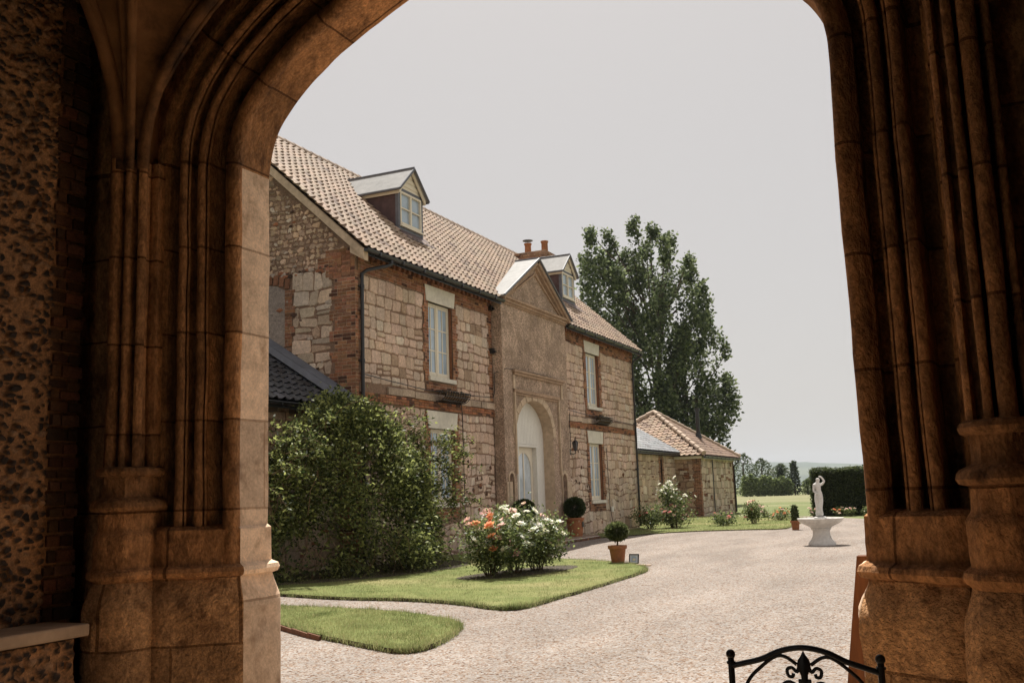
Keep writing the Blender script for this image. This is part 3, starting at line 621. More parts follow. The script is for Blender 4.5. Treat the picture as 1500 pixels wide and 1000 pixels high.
bricks(mb, TG, 13.22, 13.42, 4.75, 6.0, tl=.08); bricks(mb, TG, 14.42, 14.6, 4.75, 6.0)
mb.add([TG(a, b, .006) for a, b in [(13.42, 4.75), (14.42, 4.75), (14.42, 6.0), (14.2, 6.12), (13.92, 6.16), (13.64, 6.12), (13.42, 6.0)]], [list(range(7))], (.30, .25, .21))
for k in range(9):
    a = 13.30+.155*k; u = (a+.06-13.92)/.62; zz = 6.0+.17*(1-u*u); mb.hexa([TG(p, q, r) for r in (0, .014) for p, q in ((a, zz), (a+.12, zz+.0), (a+.12+.02*u, zz+.22), (a+.02*u, zz+.22))], jit(BRICK, .3))
for k in range(90):      # pale ledge and flint fragments below the bargeboard
    a = random.uniform(G0+.6, 14.6); b = random.choice((random.uniform(6.28, 6.4), random.uniform(4, 9)))
    if not inroof(a, b, .2, .2): continue
    r = random.uniform(.02, .07); n = 8; q = [(a+r*1.5*math.cos(2*math.pi*t/n)*random.uniform(.7, 1.3), b+r*.7*math.sin(2*math.pi*t/n)*random.uniform(.7, 1.3)) for t in range(n)]
    mb.add([TG(p, q_, .0045) for p, q_ in q]+[TG(a, b, .018)], [[t, (t+1) % n, n] for t in range(n)], jit(random.choice(((.40, .33, .27), (.09, .055, .04), (.3, .13, .07))), .3))
mb.build('gable_wall', M['masonry'], house)
mb = MB(); xb = -G1
mb.quad((FX, Y1, -.1), (xb, Y1, -.1), (xb, Y1, 6.72), (FX, Y1, 6.72), STONE); mb.add([(FX, Y1, 6.72), (xb, Y1, 6.72), (-15.65, Y1, 10.45)], [[0, 1, 2]], STONE); mb.quad((xb, Y0, -.1), (xb, Y1, -.1), (xb, Y1, 6.8), (xb, Y0, 6.8), STONE)
mb.quad((FX-.25, Y0+.3, -.05), (FX-.25, Y1, -.05), (FX-.25, Y1, 6.6), (FX-.25, Y0+.3, 6.6), (.03, .025, .02))
mb.build('rear_wall', M['masonry'], house)

def tiles(mb, O, A, U, ncol, nrow, w=.25, course=.27, col=(.325, .236, .172), var=.14, roll=.05, lift=.034, clip=None, prof=None, odd=None):
    # O: eave corner, A: along the eave, U: up the slope; each tile is a real curved sheet lapping the one below
    O, A, U = Vector(O), Vector(A).normalized(), Vector(U).normalized(); N = A.cross(U)
    if N.z < 0: N = -N
    prof = prof or [(0, .5), (.10, .12), (.24, 0), (.42, .02), (.56, .18), (.70, .62), (.82, .95), (.92, .92), (1.02, .52)]
    for r in range(nrow):
        sl = random.uniform(-.004, .004)
        for c in range(ncol):
            a0, u0 = c*w, r*course
            if clip and not clip(a0+w/2, u0+course/2): continue
            dz = random.uniform(-.004, .005); tw = random.uniform(-.006, .006); da = random.uniform(-.004, .004); ln = course*1.12
            cc = jit(col, var, .05)
            if random.random() < .06: cc = jit((col[0]*.55, col[1]*.5, col[2]*.5), .2)
            if odd and random.random() < odd[0]: cc = odd[1]
            P = []
            for t, (lo, n_) in enumerate(((0, 0), (ln, 1))):
                for i, (f, h) in enumerate(prof):
                    P.append(O+A*(a0+f*w+da)+U*(u0+lo+sl)+N*(h*roll+(lift if not n_ else 0)+dz+tw*(f-.5)))
            n = len(prof); Q = [p-N*.016+U*.004 for p in P[:n]]
            mb.add(P+Q, [[i, i+1, n+i+1, n+i] for i in range(n-1)]+[[2*n+i, 2*n+i+1, i+1, i] for i in range(n-1)], cc)
EX, RZ, RX = -11.23, 10.72, -15.65
slope = Vector((RX-EX, 0, RZ-6.66)); SL = slope.length
def roofz(x): return 6.66+(RZ-6.66)*(EX-x)/(EX-RX)
mb = MB()
dorm = [(21.42, 22.68), (32.62, 33.92)]
def rclip(a, u):
    y = 17.2+a; x = EX+(RX-EX)*u/SL
    for d0, d1 in dorm:
        if d0-.02 < y < d1+.02 and -14.2 < x < -12.85: return False
    if abs(y-26.4) < 2.3*(1-max(0, -x-11.1)/1.85)-.05 and x > -11.7: return False
    return True
tiles(mb, (EX, 17.2, 6.66), (0, 1, 0), slope, 78, 22, clip=rclip, w=.2475, course=SL/22)
mb.quad((EX-.02, 17.22, 6.63), (EX-.02, 36.48, 6.63), (RX, 36.48, RZ-.03), (RX, 17.22, RZ-.03), (.10, .06, .045))
mb.quad((RX, 17.22, RZ-.03), (RX, 36.48, RZ-.03), (-20.05, 36.48, 6.63), (-20.05, 17.22, 6.63), (.3, .18, .12))
y = 17.16
while y < 36.5:
    cc = jit((.30, .22, .165), .15); P = []
    for yy, r in ((y, .135), (y+.40, .125)):
        for k in range(9): a = math.pi*k/8; P.append((RX+1.1*r*math.cos(a), yy, RZ-.06+r*1.15*math.sin(a)))
    mb.add(P, [[k, k+1, k+10, k+9] for k in range(8)]+[list(range(9))], cc); y += .385
mb.build('roof', M['tile'], house, smooth=38)
# bargeboard, gutters and downpipes
for s in (1, -1):
    e = Vector((EX if s > 0 else -20.07, 0, 6.60)); t = Vector((RX, 0, RZ-.07)); 
    for yy in (17.235, 36.42):
        mb = MB(); mb.hexa([(e.x, yy, e.z-.20), (t.x, yy, t.z-.20), (t.x, yy+.03, t.z-.20), (e.x, yy+.03, e.z-.20), (e.x, yy, e.z+.02), (t.x, yy, t.z+.02), (t.x, yy+.03, t.z+.02), (e.x, yy+.03, e.z+.02)])
        if s < 0 or yy > 20: mb.build('bargeboard', M['dressed'], house); continue
        mb.hexa([(EX-.02, 17.27, 6.38), (EX-.36, 17.27, 6.58), (EX-.36, 17.44, 6.58), (EX-.02, 17.44, 6.38), (EX-.02, 17.27, 6.58), (EX-.36, 17.27, 6.86), (EX-.36, 17.44, 6.86), (EX-.02, 17.44, 6.58)]); mb.build('bargeboard', M['dressed'], house)
def gutter(name, x, z, y0, y1, parent, r=.062):
    mb = MB(); P = []; n = 8
    for yy in (y0, y1):
        for k in range(n+1): a = math.pi*k/n; P.append((x+r*math.cos(a), yy, z-r*math.sin(a)))
    mb.add(P, [[k, k+1, k+n+2, k+n+1] for k in range(n)]+[list(range(n+1)), list(range(2*n+1, n, -1))])
    mb.tube([(x+r, y0, z), (x+r, y1, z)], .009, 6); mb.box(x-r-.02, x-r, y0, y1, z-.10, z+.03)
    y = y0+.5
    while y < y1: mb.box(x-r*1.08, x+r*1.12, y-.02, y+.02, z-r*1.12, z-.005); y += .95
    return mb.build(name, M['gutter'], parent, smooth=50)
gutter('gutter', -11.19, 6.61, 17.25, 24.02, house); gutter('gutter', -11.19, 6.61, 28.75, 36.42, house)
def pipe(pts, parent, r=.04, fit=()):
    mb = MB(); mb.tube(pts, r, 10)
    for p in fit: mb.tube([(p[0], p[1], p[2]-.04), (p[0], p[1], p[2]+.04)], r*1.3, 10); mb.box(p[0]-.05, p[0]+.0, p[1]-.09, p[1]+.09, p[2]-.015, p[2]+.015)
    return mb.build('downpipe', M['gutter'], parent, smooth=50)
px_ = FX+.065
pipe([(-11.19, 18.28, 6.55), (-11.19, 18.28, 6.47), (-11.25, 18.18, 6.42), (-11.46, 17.72, 6.27), (px_, 17.62, 6.18), (px_, 17.62, 5.9), (px_, 17.62, .1)], house, fit=[(px_, 17.62, z) for z in (5.9, 4.3, 2.7)])
pipe([(-11.19, 36.3, 6.55), (-11.19, 36.3, 6.47), (-11.28, 36.26, 6.42), (-11.46, 36.2, 6.3), (px_, 36.2, 6.18), (px_, 36.2, .1)], house, fit=[(px_, 36.2, z) for z in (5.6, 3.9, 2.2)])
# cables and small boxes along the front
def cable(pts): 
    mb = MB(); mb.tube(pts, .011, 5); return mb.build('cable', M['black'], house)
cx = FX+.075
cable([(cx, 17.65, 4.02), (cx, 18.6, 3.97), (cx, 20.2, 3.90), (cx, 21.9, 3.92), (cx, 23.85, 3.98), (cx, 23.96, 4.1), (cx, 23.98, 4.65), (-11.24, 24.2, 4.78), (-11.24, 26.2, 4.83), (-11.24, 28.4, 4.80)])
cable([(cx, 28.8, 4.02), (cx, 31.2, 3.93), (cx, 36, 3.86)]); cable([(cx, 21.98, 3.9), (cx, 22.08, 3.4), (cx, 22.1, .4)]); cable([(cx, 29.4, 3.9), (cx, 29.38, 2.8)]); cable([(cx, 32.75, 2.9), (cx, 32.85, .9), (cx, 33.2, .1)])
for y, z in ((24.02, 5.25), (24.0, 6.42)):
    mb = MB(); mb.box(FX+.01, FX+.10, y-.14, y-.02, z-.07, z+.07); mb.tube([(FX+.1, y-.08, z), (FX+.16, y-.08, z-.04)], .03, 8); mb.build('sensor_box', M['black'], house)
mb = MB(); mb.box(FX+.01, FX+.06, 33.15, 33.27, .72, .9); mb.build('meter_box', M['white'], house)
# windows
def window(y0, y1, z0, z1, lint=.42):
    x = FX-.10; mb = MB(); f = .05
    mb.box(x-.06, x, y0+.002, y0+f, z0+.06, z1-.002); mb.box(x-.06, x, y1-f, y1-.002, z0+.06, z1-.002); mb.box(x-.06, x, y0+f, y1-f, z1-f, z1-.002); mb.box(x-.06, x, y0+f, y1-f, z0+.06, z0+.12)
    ym = (y0+y1)/2; mb.box(x-.055, x+.004, ym-.035, ym+.035, z0+.12, z1-f)
    fr = mb.build('window', M['cream'], house)
    for a, b in ((y0+f, ym-.035), (ym+.035, y1-f)):
        c0, c1 = z0+.12, z1-f; mb = MB(); s = .045
        mb.box(x-.045, x-.006, a+.003, a+s, c0+.003, c1-.003); mb.box(x-.045, x-.006, b-s, b-.003, c0+.003, c1-.003); mb.box(x-.045, x-.006, a+s, b-s, c1-s, c1-.003); mb.box(x-.045, x-.006, a+s, b-s, c0+.003, c0+s+.03)
        m_ = (a+b)/2; mb.box(x-.040, x-.012, m_-.014, m_+.014, c0+s+.03, c1-s)
        for k in (1, 2): z = c0+s+.03+(c1-c0-2*s-.03)*k/3; mb.box(x-.038, x-.014, a+s, b-s, z-.014, z+.014)
        mb.build('casement', M['cream'], fr)
        mb = MB(); mb.box(x-.032, x-.028, a+s-.005, b-s+.005, c0+.02, c1-.02); mb.build('glass', M['glass'], fr)
    mb = MB(); mb.box(FX-.14, FX+.07, y0-.06, y1+.06, z0-.045, z0+.055); mb.build('sill', M['lintel'], fr)
    mb = MB(); hw0, hw1 = .10, .17
    P = [(y0-hw0, z1), (y1+hw0, z1), (y1+hw1, z1+lint), (y0-hw1, z1+lint)]
    mb.hexa([(FX-.12, p, q) for p, q in P]+[(FX+.025, p, q) for p, q in P]); lo = mb.build('lintel', M['lintel'], fr)
    bv = lo.modifiers.new('bevel', 'BEVEL'); bv.width = .012; bv.segments = 2
for w_ in WIN: window(*w_[1:])
# dormers
def dormer(y0, y1):
    xf, zb, ze, za = -12.88, roofz(-12.88)-.05, 9.36, 9.98; ym = (y0+y1)/2; back = lambda z: EX-(z-6.66)*(EX-RX)/(RZ-6.66)
    mb = MB(); c = .09                                     # front face framing
    for a, b in ((y0, y0+c), (y1-c, y1)): mb.box(xf-.09, xf, a, b, zb, ze)
    mb.box(xf-.085, xf-.003, y0+c, y1-c, zb, zb+.26); mb.box(xf-.085, xf-.003, y0+c, y1-c, ze-.06, ze+.02)
    d = mb.build('dormer', M['leaddark'], house)
    mb = MB(); mb.add([(xf-.02, y0+.05, ze+.02), (xf-.02, y1-.05, ze+.02), (xf-.02, ym, za-.05)], [[0, 1, 2]]); 
    for k in range(1, 4): z = ze+.02+.14*k; hw_ = (za-.05-z)/(za-.07-ze)*(y1-y0-.1)/2; mb.box(xf-.018, xf-.004, ym-hw_, ym+hw_, z-.05, z+.05)
    mb.build('gable_boarding', M['cream'], d)
    for yy in (y0+.015, y1-.015): mb = MB(); mb.add([(xf-.05, yy, zb), (xf-.05, yy, ze), (back(ze), yy, ze)], [[0, 1, 2]]); mb.build('cheek', M['cheek'], d)
    mb = MB(); ov = .13; ny0, ny1 = y0-ov, y1+ov; xo = xf+.12; zl = ze-.10; nr = 4
    for a, e in ((ny0, 1), (ny1, -1)):
        mb.hexa([(xo, a, zl), (back(zl)-.05, a, zl), (back(za)-.05, ym, za), (xo, ym, za), (xo, a, zl+.05), (back(zl)-.05, a, zl+.05), (back(za)-.05, ym, za+.05), (xo, ym, za+.05)])
    mb.build('roof', M['lead'], d)
    mb = MB(); mb.tube([(xo+.01, ym, za+.055), (back(za), ym, za+.055)], .035, 8)
    for a in (ny0, ny1):
        mb.tube([(xo+.012, a, zl+.02), (xo+.012, ym, za+.02)], .034, 6); mb.tube([(xo, a, zl+.015), (back(zl)-.05, a, zl+.015)], .034, 6)
    mb.build('roof_edge', M['leaddark'], d)
    mb = MB()
    for a in (y0, y1):
        s = .02 if a == y0 else -.02; o_ = -.05 if a == y0 else .05; mb.box(back(ze)+.1, xf+.03, min(a+o_, a-s), max(a+o_, a-s), ze-.17, ze-.04)
        mb.hexa([(xf+.03, a+o_, ze-.17), (xf+.07, a+o_, ze-.17), (xf+.07, ym, za-.10), (xf+.03, ym, za-.10), (xf+.03, a+o_, ze-.04), (xf+.07, a+o_, ze-.04), (xf+.07, ym, za+.01), (xf+.03, ym, za+.01)])
    mb.build('fascia', M['cream'], d)
    a0, a1, c0, c1 = y0+c+.003, y1-c-.003, zb+.265, ze-.065; mb = MB(); f = .05; m_ = (a0+a1)/2
    mb.box(xf-.08, xf+.01, a0, a0+f, c0, c1); mb.box(xf-.08, xf+.01, a1-f, a1, c0, c1); mb.box(xf-.08, xf+.01, a0+f, a1-f, c1-f, c1); mb.box(xf-.08, xf+.03, a0+f, a1-f, c0, c0+f+.02); mb.box(xf-.07, xf+.012, m_-.035, m_+.035, c0+f+.02, c1-f)
    mb.box(xf-.06, xf-.0, a0+f, m_-.035, (c0+c1)/2, (c0+c1)/2+.03); mb.box(xf-.06, xf-.0, m_+.035, a1-f, (c0+c1)/2, (c0+c1)/2+.03); mb.box(xf, xf+.05, a0-.03, a1+.03, c0-.045, c0-.005)
    mb.build('window_frame', M['cream'], d); mb = MB(); mb.box(xf-.052, xf-.046, a0+.02, a1-.02, c0+.02, c1-.02); mb.build('glass', M['glass'], d)
    mb = MB()         # lead apron and soakers
    mb.quad((xf+.02, y0-.06, zb+.12), (xf+.02, y1+.06, zb+.12), (xf+.34, y1+.06, roofz(xf+.34)+.085), (xf+.34, y0-.06, roofz(xf+.34)+.085))
    mb.build('apron', M['cheek'], d)
for d0, d1 in dorm: dormer(d0, d1)
# chimney on the ridge
ch = MB(); cx0, cx1, cy0, cy1 = -15.35, -14.05, 34.05, 35.15
TS = lambda a, b, c: (a, cy0-c, b); TE = lambda a, b, c: (cx1+c, a, b)
bricks(ch, TS, cx0, cx1, 8.9, 10.2, c=.008, col=(.32, .18, .115)); bricks(ch, TE, cy0, cy1, 8.9, 10.2, c=.008, col=(.32, .18, .115))
ch.box(cx0, cx1-.001, cy0+.001, cy1, 8.7, 10.55, LIME)
for k, (z, o) in enumerate(((10.2, .04), (10.275, .075), (10.35, .11), (10.425, .08))):
    ch.box(cx0-o, cx1+o, cy0-o, cy1+o, z, z+.074, (.2, .13, .09))
    T1 = lambda a, b, c, o=o: (a, cy0-o-c, b); T2 = lambda a, b, c, o=o: (cx1+o+c, a, b)
    bricks(ch, T1, cx0-o, cx1+o, z, z+.074, c=.008, col=(.30, .17, .11)); bricks(ch, T2, cy0-o, cy1+o, z, z+.074, c=.008, col=(.30, .17, .11))
chim = ch.build('chimney', M['masonry'], house)
for x, y, t in ((-14.95, 34.5, 1), (-14.25, 34.5, 0)):
    mb = MB(); mb.lathe([(.15, 10.49), (.15, 10.53), (.13, 10.56), (.122, 10.92), (.15, 10.95), (.15, 11.0), (.12, 11.01), (.1, 10.9)], (x, y, 0), 16); mb.build('chimney_pot', M['terra'], chim, smooth=40)
    if t: mb = MB(); mb.lathe([(.02, 11.14), (.20, 11.10), (.20, 11.12), (.02, 11.17)], (x, y, 0), 14); [mb.tube([(x+.1*math.cos(k*2.1), y+.1*math.sin(k*2.1), 10.95), (x+.1*math.cos(k*2.1), y+.1*math.sin(k*2.1), 11.12)], .008, 5) for k in range(3)]; mb.build('cowl', M['leaddark'], chim)

# central porch bay
PX = -11.29; DC, DH, DSP, DR = 26.10, 1.33, 3.02, 1.02
TP = lambda a, b, c: (PX+c, a, b)
def arc_top(hw, rise, n=20): return [(DC-hw*math.cos(math.pi*k/n), DSP+rise*math.sin(math.pi*k/n)) for k in range(n+1)]
mb = MB(); arc = arc_top(DH, DR); top = 6.75
for (a0, b0), (a1, b1) in zip(arc, arc[1:]): mb.quad(TP(a0, b0, 0), TP(a1, b1, 0), TP(a1, top, 0), TP(a0, top, 0), mi=0)
mb.quad(TP(PY0, -.05, 0), TP(DC-DH, -.05, 0), TP(DC-DH, top, 0), TP(PY0, top, 0)); mb.quad(TP(DC+DH, -.05, 0), TP(PY1, -.05, 0), TP(PY1, top, 0), TP(DC+DH, top, 0))
mb.quad((FX, PY0, -.05), (PX, PY0, -.05), (PX, PY0, top), (FX, PY0, top)); mb.quad((PX, PY1, -.05), (FX, PY1, -.05), (FX, PY1, top), (PX, PY1, top))
full = [(DC-DH, -.05)]+arc+[(DC+DH, -.05)]
for (a0, b0), (a1, b1) in zip(full, full[1:]): mb.quad(TP(a0, b0, 0), TP(a1, b1, 0), TP(a1, b1, -.36), TP(a0, b0, -.36), mi=1)
# pediment wall and its mouldings
AP = (26.4, 8.16); mb.add([TP(PY0+.02, top, .0), TP(PY1-.02, top, .0), TP(AP[0], AP[1], 0)], [[0, 1, 2]])
def bar(p, q, t, c0, c1, mi=2):
    p, q = Vector(p), Vector(q); d = (q-p).normalized(); n = Vector((-d.y, d.x))*t
    if n.y < 0: n = -n
    P = [p, q, q-n, p-n]; mb.hexa([TP(v.x, v.y, c0) for v in P]+[TP(v.x, v.y, c1) for v in P], mi=mi)
for e, s in ((PY0-.12, 1), (PY1+.12, -1)):
    bar((e, top-.0), (AP[0], AP[1]+.06), .12, -.1, .17); bar((e+s*.22, top+.01), (AP[0], AP[1]-.09), .07, 0, .10); bar((e+s*.55, top+.1), (AP[0], AP[1]-.34), .05, 0, .05)
bar((PY0-.04, top+.03), (PY1+.04, top+.03), .07, 0, .14); bar((PY0-.02, top-.04), (PY1+.02, top-.04), .08, 0, .085); bar((PY0+.0, top-.12), (PY1-.0, top-.12), .05, 0, .04)
# square hood over the arch
def frame(y0, y1, z0, zt, t, c):
    bar((y0, zt), (y1, zt), t, .003, c); mb.box(PX+.003, PX+c*.8, y1-t*.8, y1, z0, zt-t, mi=1); mb.box(PX+.003, PX+c*.8, y0, y0+t*.8, z0, zt-t, mi=1)
bar((24.62, 4.80), (28.3, 4.80), .06, .002, .10); bar((24.68, 4.735), (28.24, 4.735), .07, .002, .06)
mb.box(PX+.003, PX+.03, 24.66, 24.78, 4.22, 4.66, mi=1); mb.box(PX+.003, PX+.03, 28.14, 28.26, 4.22, 4.66, mi=1)
frame(24.66, 27.92, 1.95, 4.27, .09, .075); bar((24.74, 4.17), (27.84, 4.17), .05, .002, .045)
for k in range(11):      # voussoirs of the arch
    a0, a1 = math.pi*(k+.04)/11, math.pi*(k+.96)/11; o = .20+(.06 if k == 5 else 0); cc = .02+(.012 if k in (5, 6, 7, 8) else 0)
    Q = [(DC-(DH)*math.cos(a0), DSP+DR*math.sin(a0)), (DC-DH*math.cos(a1), DSP+DR*math.sin(a1)), (DC-(DH+o)*math.cos(a1), DSP+(DR+o)*math.sin(a1)), (DC-(DH+o)*math.cos(a0), DSP+(DR+o)*math.sin(a0))]
    mb.hexa([TP(p, q, .001) for p, q in Q]+[TP(p, q, cc) for p, q in Q], mi=1)
for e in (PY0, PY1-.34): mb.box(PX+.002, PX+.035, e, e+.34, -.05, 1.75, mi=1)
porch = mb.build('porch_bay', [M['render'], M['dressed'], M['mould']], house)
mb = MB(); e0, e1 = PY0-.16, PY1+.16; xr = -11.86; xo = PX+.19
for e in (e0, e1):
    P0 = [(xo, e, top-.04), (xr+.34, e, top-.04), (xr, AP[0], AP[1]+.05), (xo, AP[0], AP[1]+.05)]
    mb.hexa(P0+[(p[0], p[1], p[2]+.05) for p in P0])
mb.build('lead_roof', M['lead'], porch)
mb = MB(); mb.extrude([(xr+.02, PY0+.02, top-.3), (xr+.02, PY1-.02, top-.3), (xr+.02, PY1-.02, top), (xr+.02, AP[0], AP[1]), (xr+.02, PY0+.02, top)], (.53, 0, 0)); mb.build('parapet_back', M['render'], porch)
mb = MB()
for e in (e0, e1): mb.tube([(xo+.01, e, top-.01), (xo+.01, AP[0], AP[1]+.08)], .035, 6)
mb.tube([(xo, AP[0], AP[1]+.1), (xr, AP[0], AP[1]+.1)], .035, 6); mb.build('roof_edge', M['leaddark'], porch)
def niche(y, z0, z1, hw, name):
    mb = MB(); n = 10; A_ = [(y-hw, z0)]+[(y-hw*math.cos(math.pi*k/n), z1-hw+hw*math.sin(math.pi*k/n)) for k in range(n+1)]+[(y+hw, z0)]
    mb.add([TP(p, q, .012) for p, q in A_], [list(range(len(A_)))], mi=0)
    for (p0, q0), (p1, q1) in zip(A_, A_[1:]):
        o = lambda p, q: (y+(p-y)*1.2, z0+(q-z0)*1.08); a, b = o(p0, q0), o(p1, q1); mb.hexa([TP(*k, r) for r in (.003, .035) for k in ((p0, q0), (p1, q1), b, a)], mi=1)
    return mb.build(name, [M['niche_shade'], M['dressed']], porch)
M['niche_shade'] = mat('shaded_niche_stone', (.13, .075, .045), n1=(9, .5), n2=(3, .4), tint=(7, (.24, .16, .11), .5, .6), bump=(25, .9, .03))  # dark colour on flat panels stands in for shade in the recesses
niche(24.36, 1.25, 1.98, .16, 'niche'); niche(28.16, .75, 1.98, .17, 'niche')
# white boarded door screen with the inset glazed door
dx = PX-.33; hy0, hy1, hz = 25.60, 26.86, 2.74
mb = MB(); arc2 = arc_top(DH+.03, DR+.03, 40)
def ztop(y): u = max(-1, min(1, (y-DC)/(DH+.03))); return DSP+(DR+.03)*math.sqrt(max(0, 1-u*u))
y = DC-DH-.03
while y < DC+DH+.03-.01:
    l = min(.105, DC+DH+.03-y); a, b = y+.003, y+l-.003
    zb_ = hz+.08 if (b > hy0-.06 and a < hy1+.06) else 0.1
    za_, zc_ = ztop(a), ztop(b)
    mb.hexa([(dx-.03, a, zb_), (dx-.03, b, zb_), (dx, b, zb_), (dx, a, zb_), (dx-.03, a, za_), (dx-.03, b, zc_), (dx, b, zc_), (dx, a, za_)]); y += l
P = [(y, ztop(y)) for y in np.linspace(DC-DH-.03, DC+DH+.03, 30)]
for (p0, q0), (p1, q1) in zip(P, P[1:]):
    zb_ = hz+.05 if (p1 > hy0 and p0 < hy1) else 0.1
    mb.quad((dx-.02, p0, zb_), (dx-.02, p1, zb_), (dx-.02, p1, q1), (dx-.02, p0, q0))
mb.box(dx-.30, dx+.02, hy0-.07, hy0, .1, hz+.07); mb.box(dx-.30, dx+.02, hy1, hy1+.07, .1, hz+.07); mb.box(dx-.30, dx+.02, hy0, hy1, hz, hz+.07)
mb.build('door_screen', M['white'], porch)
lx = dx-.12; mb = MB(); st = .13
mb.box(lx-.05, lx, hy0+.003, hy0+st, .14, hz-.003); mb.box(lx-.05, lx, hy1-st, hy1-.003, .14, hz-.003); mb.box(lx-.05, lx, hy0+st, hy1-st, .14, .36); mb.box(lx-.05, lx, hy0+st, hy1-st, 1.06, 1.24)
ymid = (hy0+hy1)/2; mb.box(lx-.045, lx-.002, ymid-.03, ymid+.03, .36, hz-.12); hwid = ymid-hy0-st; n = 14
for k in range(n):
    a0, a1 = math.pi*k/n, math.pi*(k+1)/n; p0, p1 = ymid-hwid*math.cos(a0), ymid-hwid*math.cos(a1); z0_, z1_ = 2.1+.48*math.sin(a0), 2.1+.48*math.sin(a1)
    mb.hexa([(r, p, q) for r in (lx-.05, lx) for p, q in ((p0, z0_), (p1, z1_), (p1, hz-.003), (p0, hz-.003))])
mb.build('door', M['cream'], porch)
mb = MB(); mb.box(lx-.03, lx-.024, hy0+st-.01, hy1-st+.01, 1.15, 2.65); mb.build('door_glass', M['doorpane'], porch)
mb = MB(); mb.box(lx-.03, lx-.024, hy0+st-.01, hy1-st+.01, .3, 1.148); mb.build('door_glass', M['glassdark'], porch)
for s in (-1, 1):
    mb = MB(); y = ymid+s*.30; mb.box(lx, lx+.015, y-.13, y+.13, 1.13, 1.17); mb.sphere((lx+.02, y+s*-.13, 1.15), .03, 6); mb.box(lx, lx+.03, y-.02, y+.02, 1.09, 1.21)
    mb.tube([(lx+.01, y+.05, 1.20), (lx+.05, y+.09, 1.19), (lx+.05, y+.12, 1.15), (lx+.01, y+.1, 1.10)], .01, 5)
    mb.build('door_ironwork', M['black'], porch)
mb = MB(); mb.box(PX-.4, -10.58, 24.0, 29.15, -.02, .085); mb.box(PX-.4, -10.62, 24.05, 29.1, .085, .13, (.24, .17, .125)); TT = lambda a, b, c: (-10.58+c, a, b); bricks(mb, TT, 24.0, 29.15, .0, .085, H=.08, col=(.14, .08, .055))
mb.build('door_step', M['masonry'], porch)

# ------------------------------------------------------------------ outbuildings
M['blacktile'] = mat('black_glazed_tile', attr=True, n1=(9, .3), n2=(1, .2), bump=None, rough=.42, spec=.5)
lo = thing('lean_to_outbuilding', 'low stone outbuilding with a black pantile roof joined to the farmhouse gable', 'outbuilding', (-14, 12, 0))
mb = MB(); WX = -12.0; TL = lambda a, b, c: (WX+c, a, b)
holed(mb, TL, 6, 17.43, -.1, 3.4, [], -.016, MORT)
stones(mb, TL, 6, 17.43, -.1, 2.95, [], (.2, .36), (.22, .6), col=(.46, .34, .25), var=.2, jt=.03, rough=.08)
stones(mb, TL, 6, 17.43, 2.95, 3.3, [], (.1, .2), (.3, .8), col=(.46, .34, .25), var=.15, jt=.02)
for k in range(70):
    a = random.uniform(12, 17.3); b = random.uniform(.3, 2.9); bricks(mb, TL, a, a+random.choice((.11, .22)), b, b+.07, c=.012, back=False)
mb.quad((-19, 6, -.1), (WX, 6, -.1), (WX, 6, 3.4), (-19, 6, 5), STONE)
mb.build('wall', M['masonry'], lo)
mb = MB(); U_ = Vector((-1, 0, .635)); tiles(mb, (-11.72, 6.0, 3.30), (0, 1, 0), U_, 46, 19, col=(.040, .042, .048), var=.3, clip=lambda a, u: a < 11.25, odd=(.006, (.22, .085, .04)))
mb.quad((-11.74, 6, 3.27), (-11.74, 17.42, 3.27), (-16.3, 17.42, 6.17), (-16.3, 6, 6.17), (.02, .02, .02)); mb.quad((-16.3, 6, 6.17), (-16.3, 17.42, 6.17), (-20, 17.42, 3.8), (-20, 6, 3.8), (.02, .02, .02))
mb.build('roof', M['blacktile'], lo, smooth=38)
mb = MB(); mb.hexa([(-11.66, 17.14, 3.36), (-16.2, 17.14, 6.25), (-16.2, 17.43, 6.25), (-11.66, 17.43, 3.36), (-11.66, 17.18, 3.46), (-16.2, 17.18, 6.35), (-16.2, 17.43, 6.50), (-11.66, 17.43, 3.60)])
mb.tube([(-11.7, 17.25, 3.47), (-16.2, 17.25, 6.33)], .055, 8); mb.build('flashing', M['leaddark'], lo, smooth=50)
gutter('gutter', -11.68, 3.26, 6.0, 17.36, lo, .055)
y = 11.4
while y < 17.2: mb = MB(); mb.box(WX-.05, WX+.14, y, y+.09, 3.10, 3.26); y += .62; mb.build('rafter_end', M['bark'], lo)

hb = thing('hipped_outbuilding', 'small square stone outbuilding with a hipped clay roof and black flue beyond the house', 'outbuilding', (-15.9, 53.5, 0))
HX1, HX0, HY0, HY1, HZ_ = -12.54, -19.3, 49.63, 57.3, 3.12
mb = MB(); TH = lambda a, b, c: (HX1+c, a, b); TK = lambda a, b, c: (-a, HY0-c, b)
holed(mb, TH, HY0, HY1, -.1, HZ_, [], -.016, MORT); holed(mb, TK, -HX1, -HX0, -.1, HZ_, [], -.016, MORT)
stones(mb, TH, HY0, HY1, -.1, HZ_, [(HY0-.1, HY0+.25, -1, 9), (HY1-.25, HY1, -1, 9)], (.22, .4), (.22, .6), col=(.48, .385, .29), var=.25, jt=.03, rough=.08)
stones(mb, TK, -HX1, -HX0, -.1, HZ_, [(-HX1-.1, -HX1+.35, -1, 9)], (.16, .34), (.16, .5), col=(.42, .29, .20), var=.35, jt=.03, rough=.08)
bricks(mb, TH, HY0-.008, HY0+.2, -.1, HZ_, tr=.11); bricks(mb, TK, -HX1-.008, -HX1+.3, -.1, HZ_, tr=.12, col=(.23, .11, .06)); bricks(mb, TH, HY1-.2, HY1, -.1, HZ_, tl=.1)
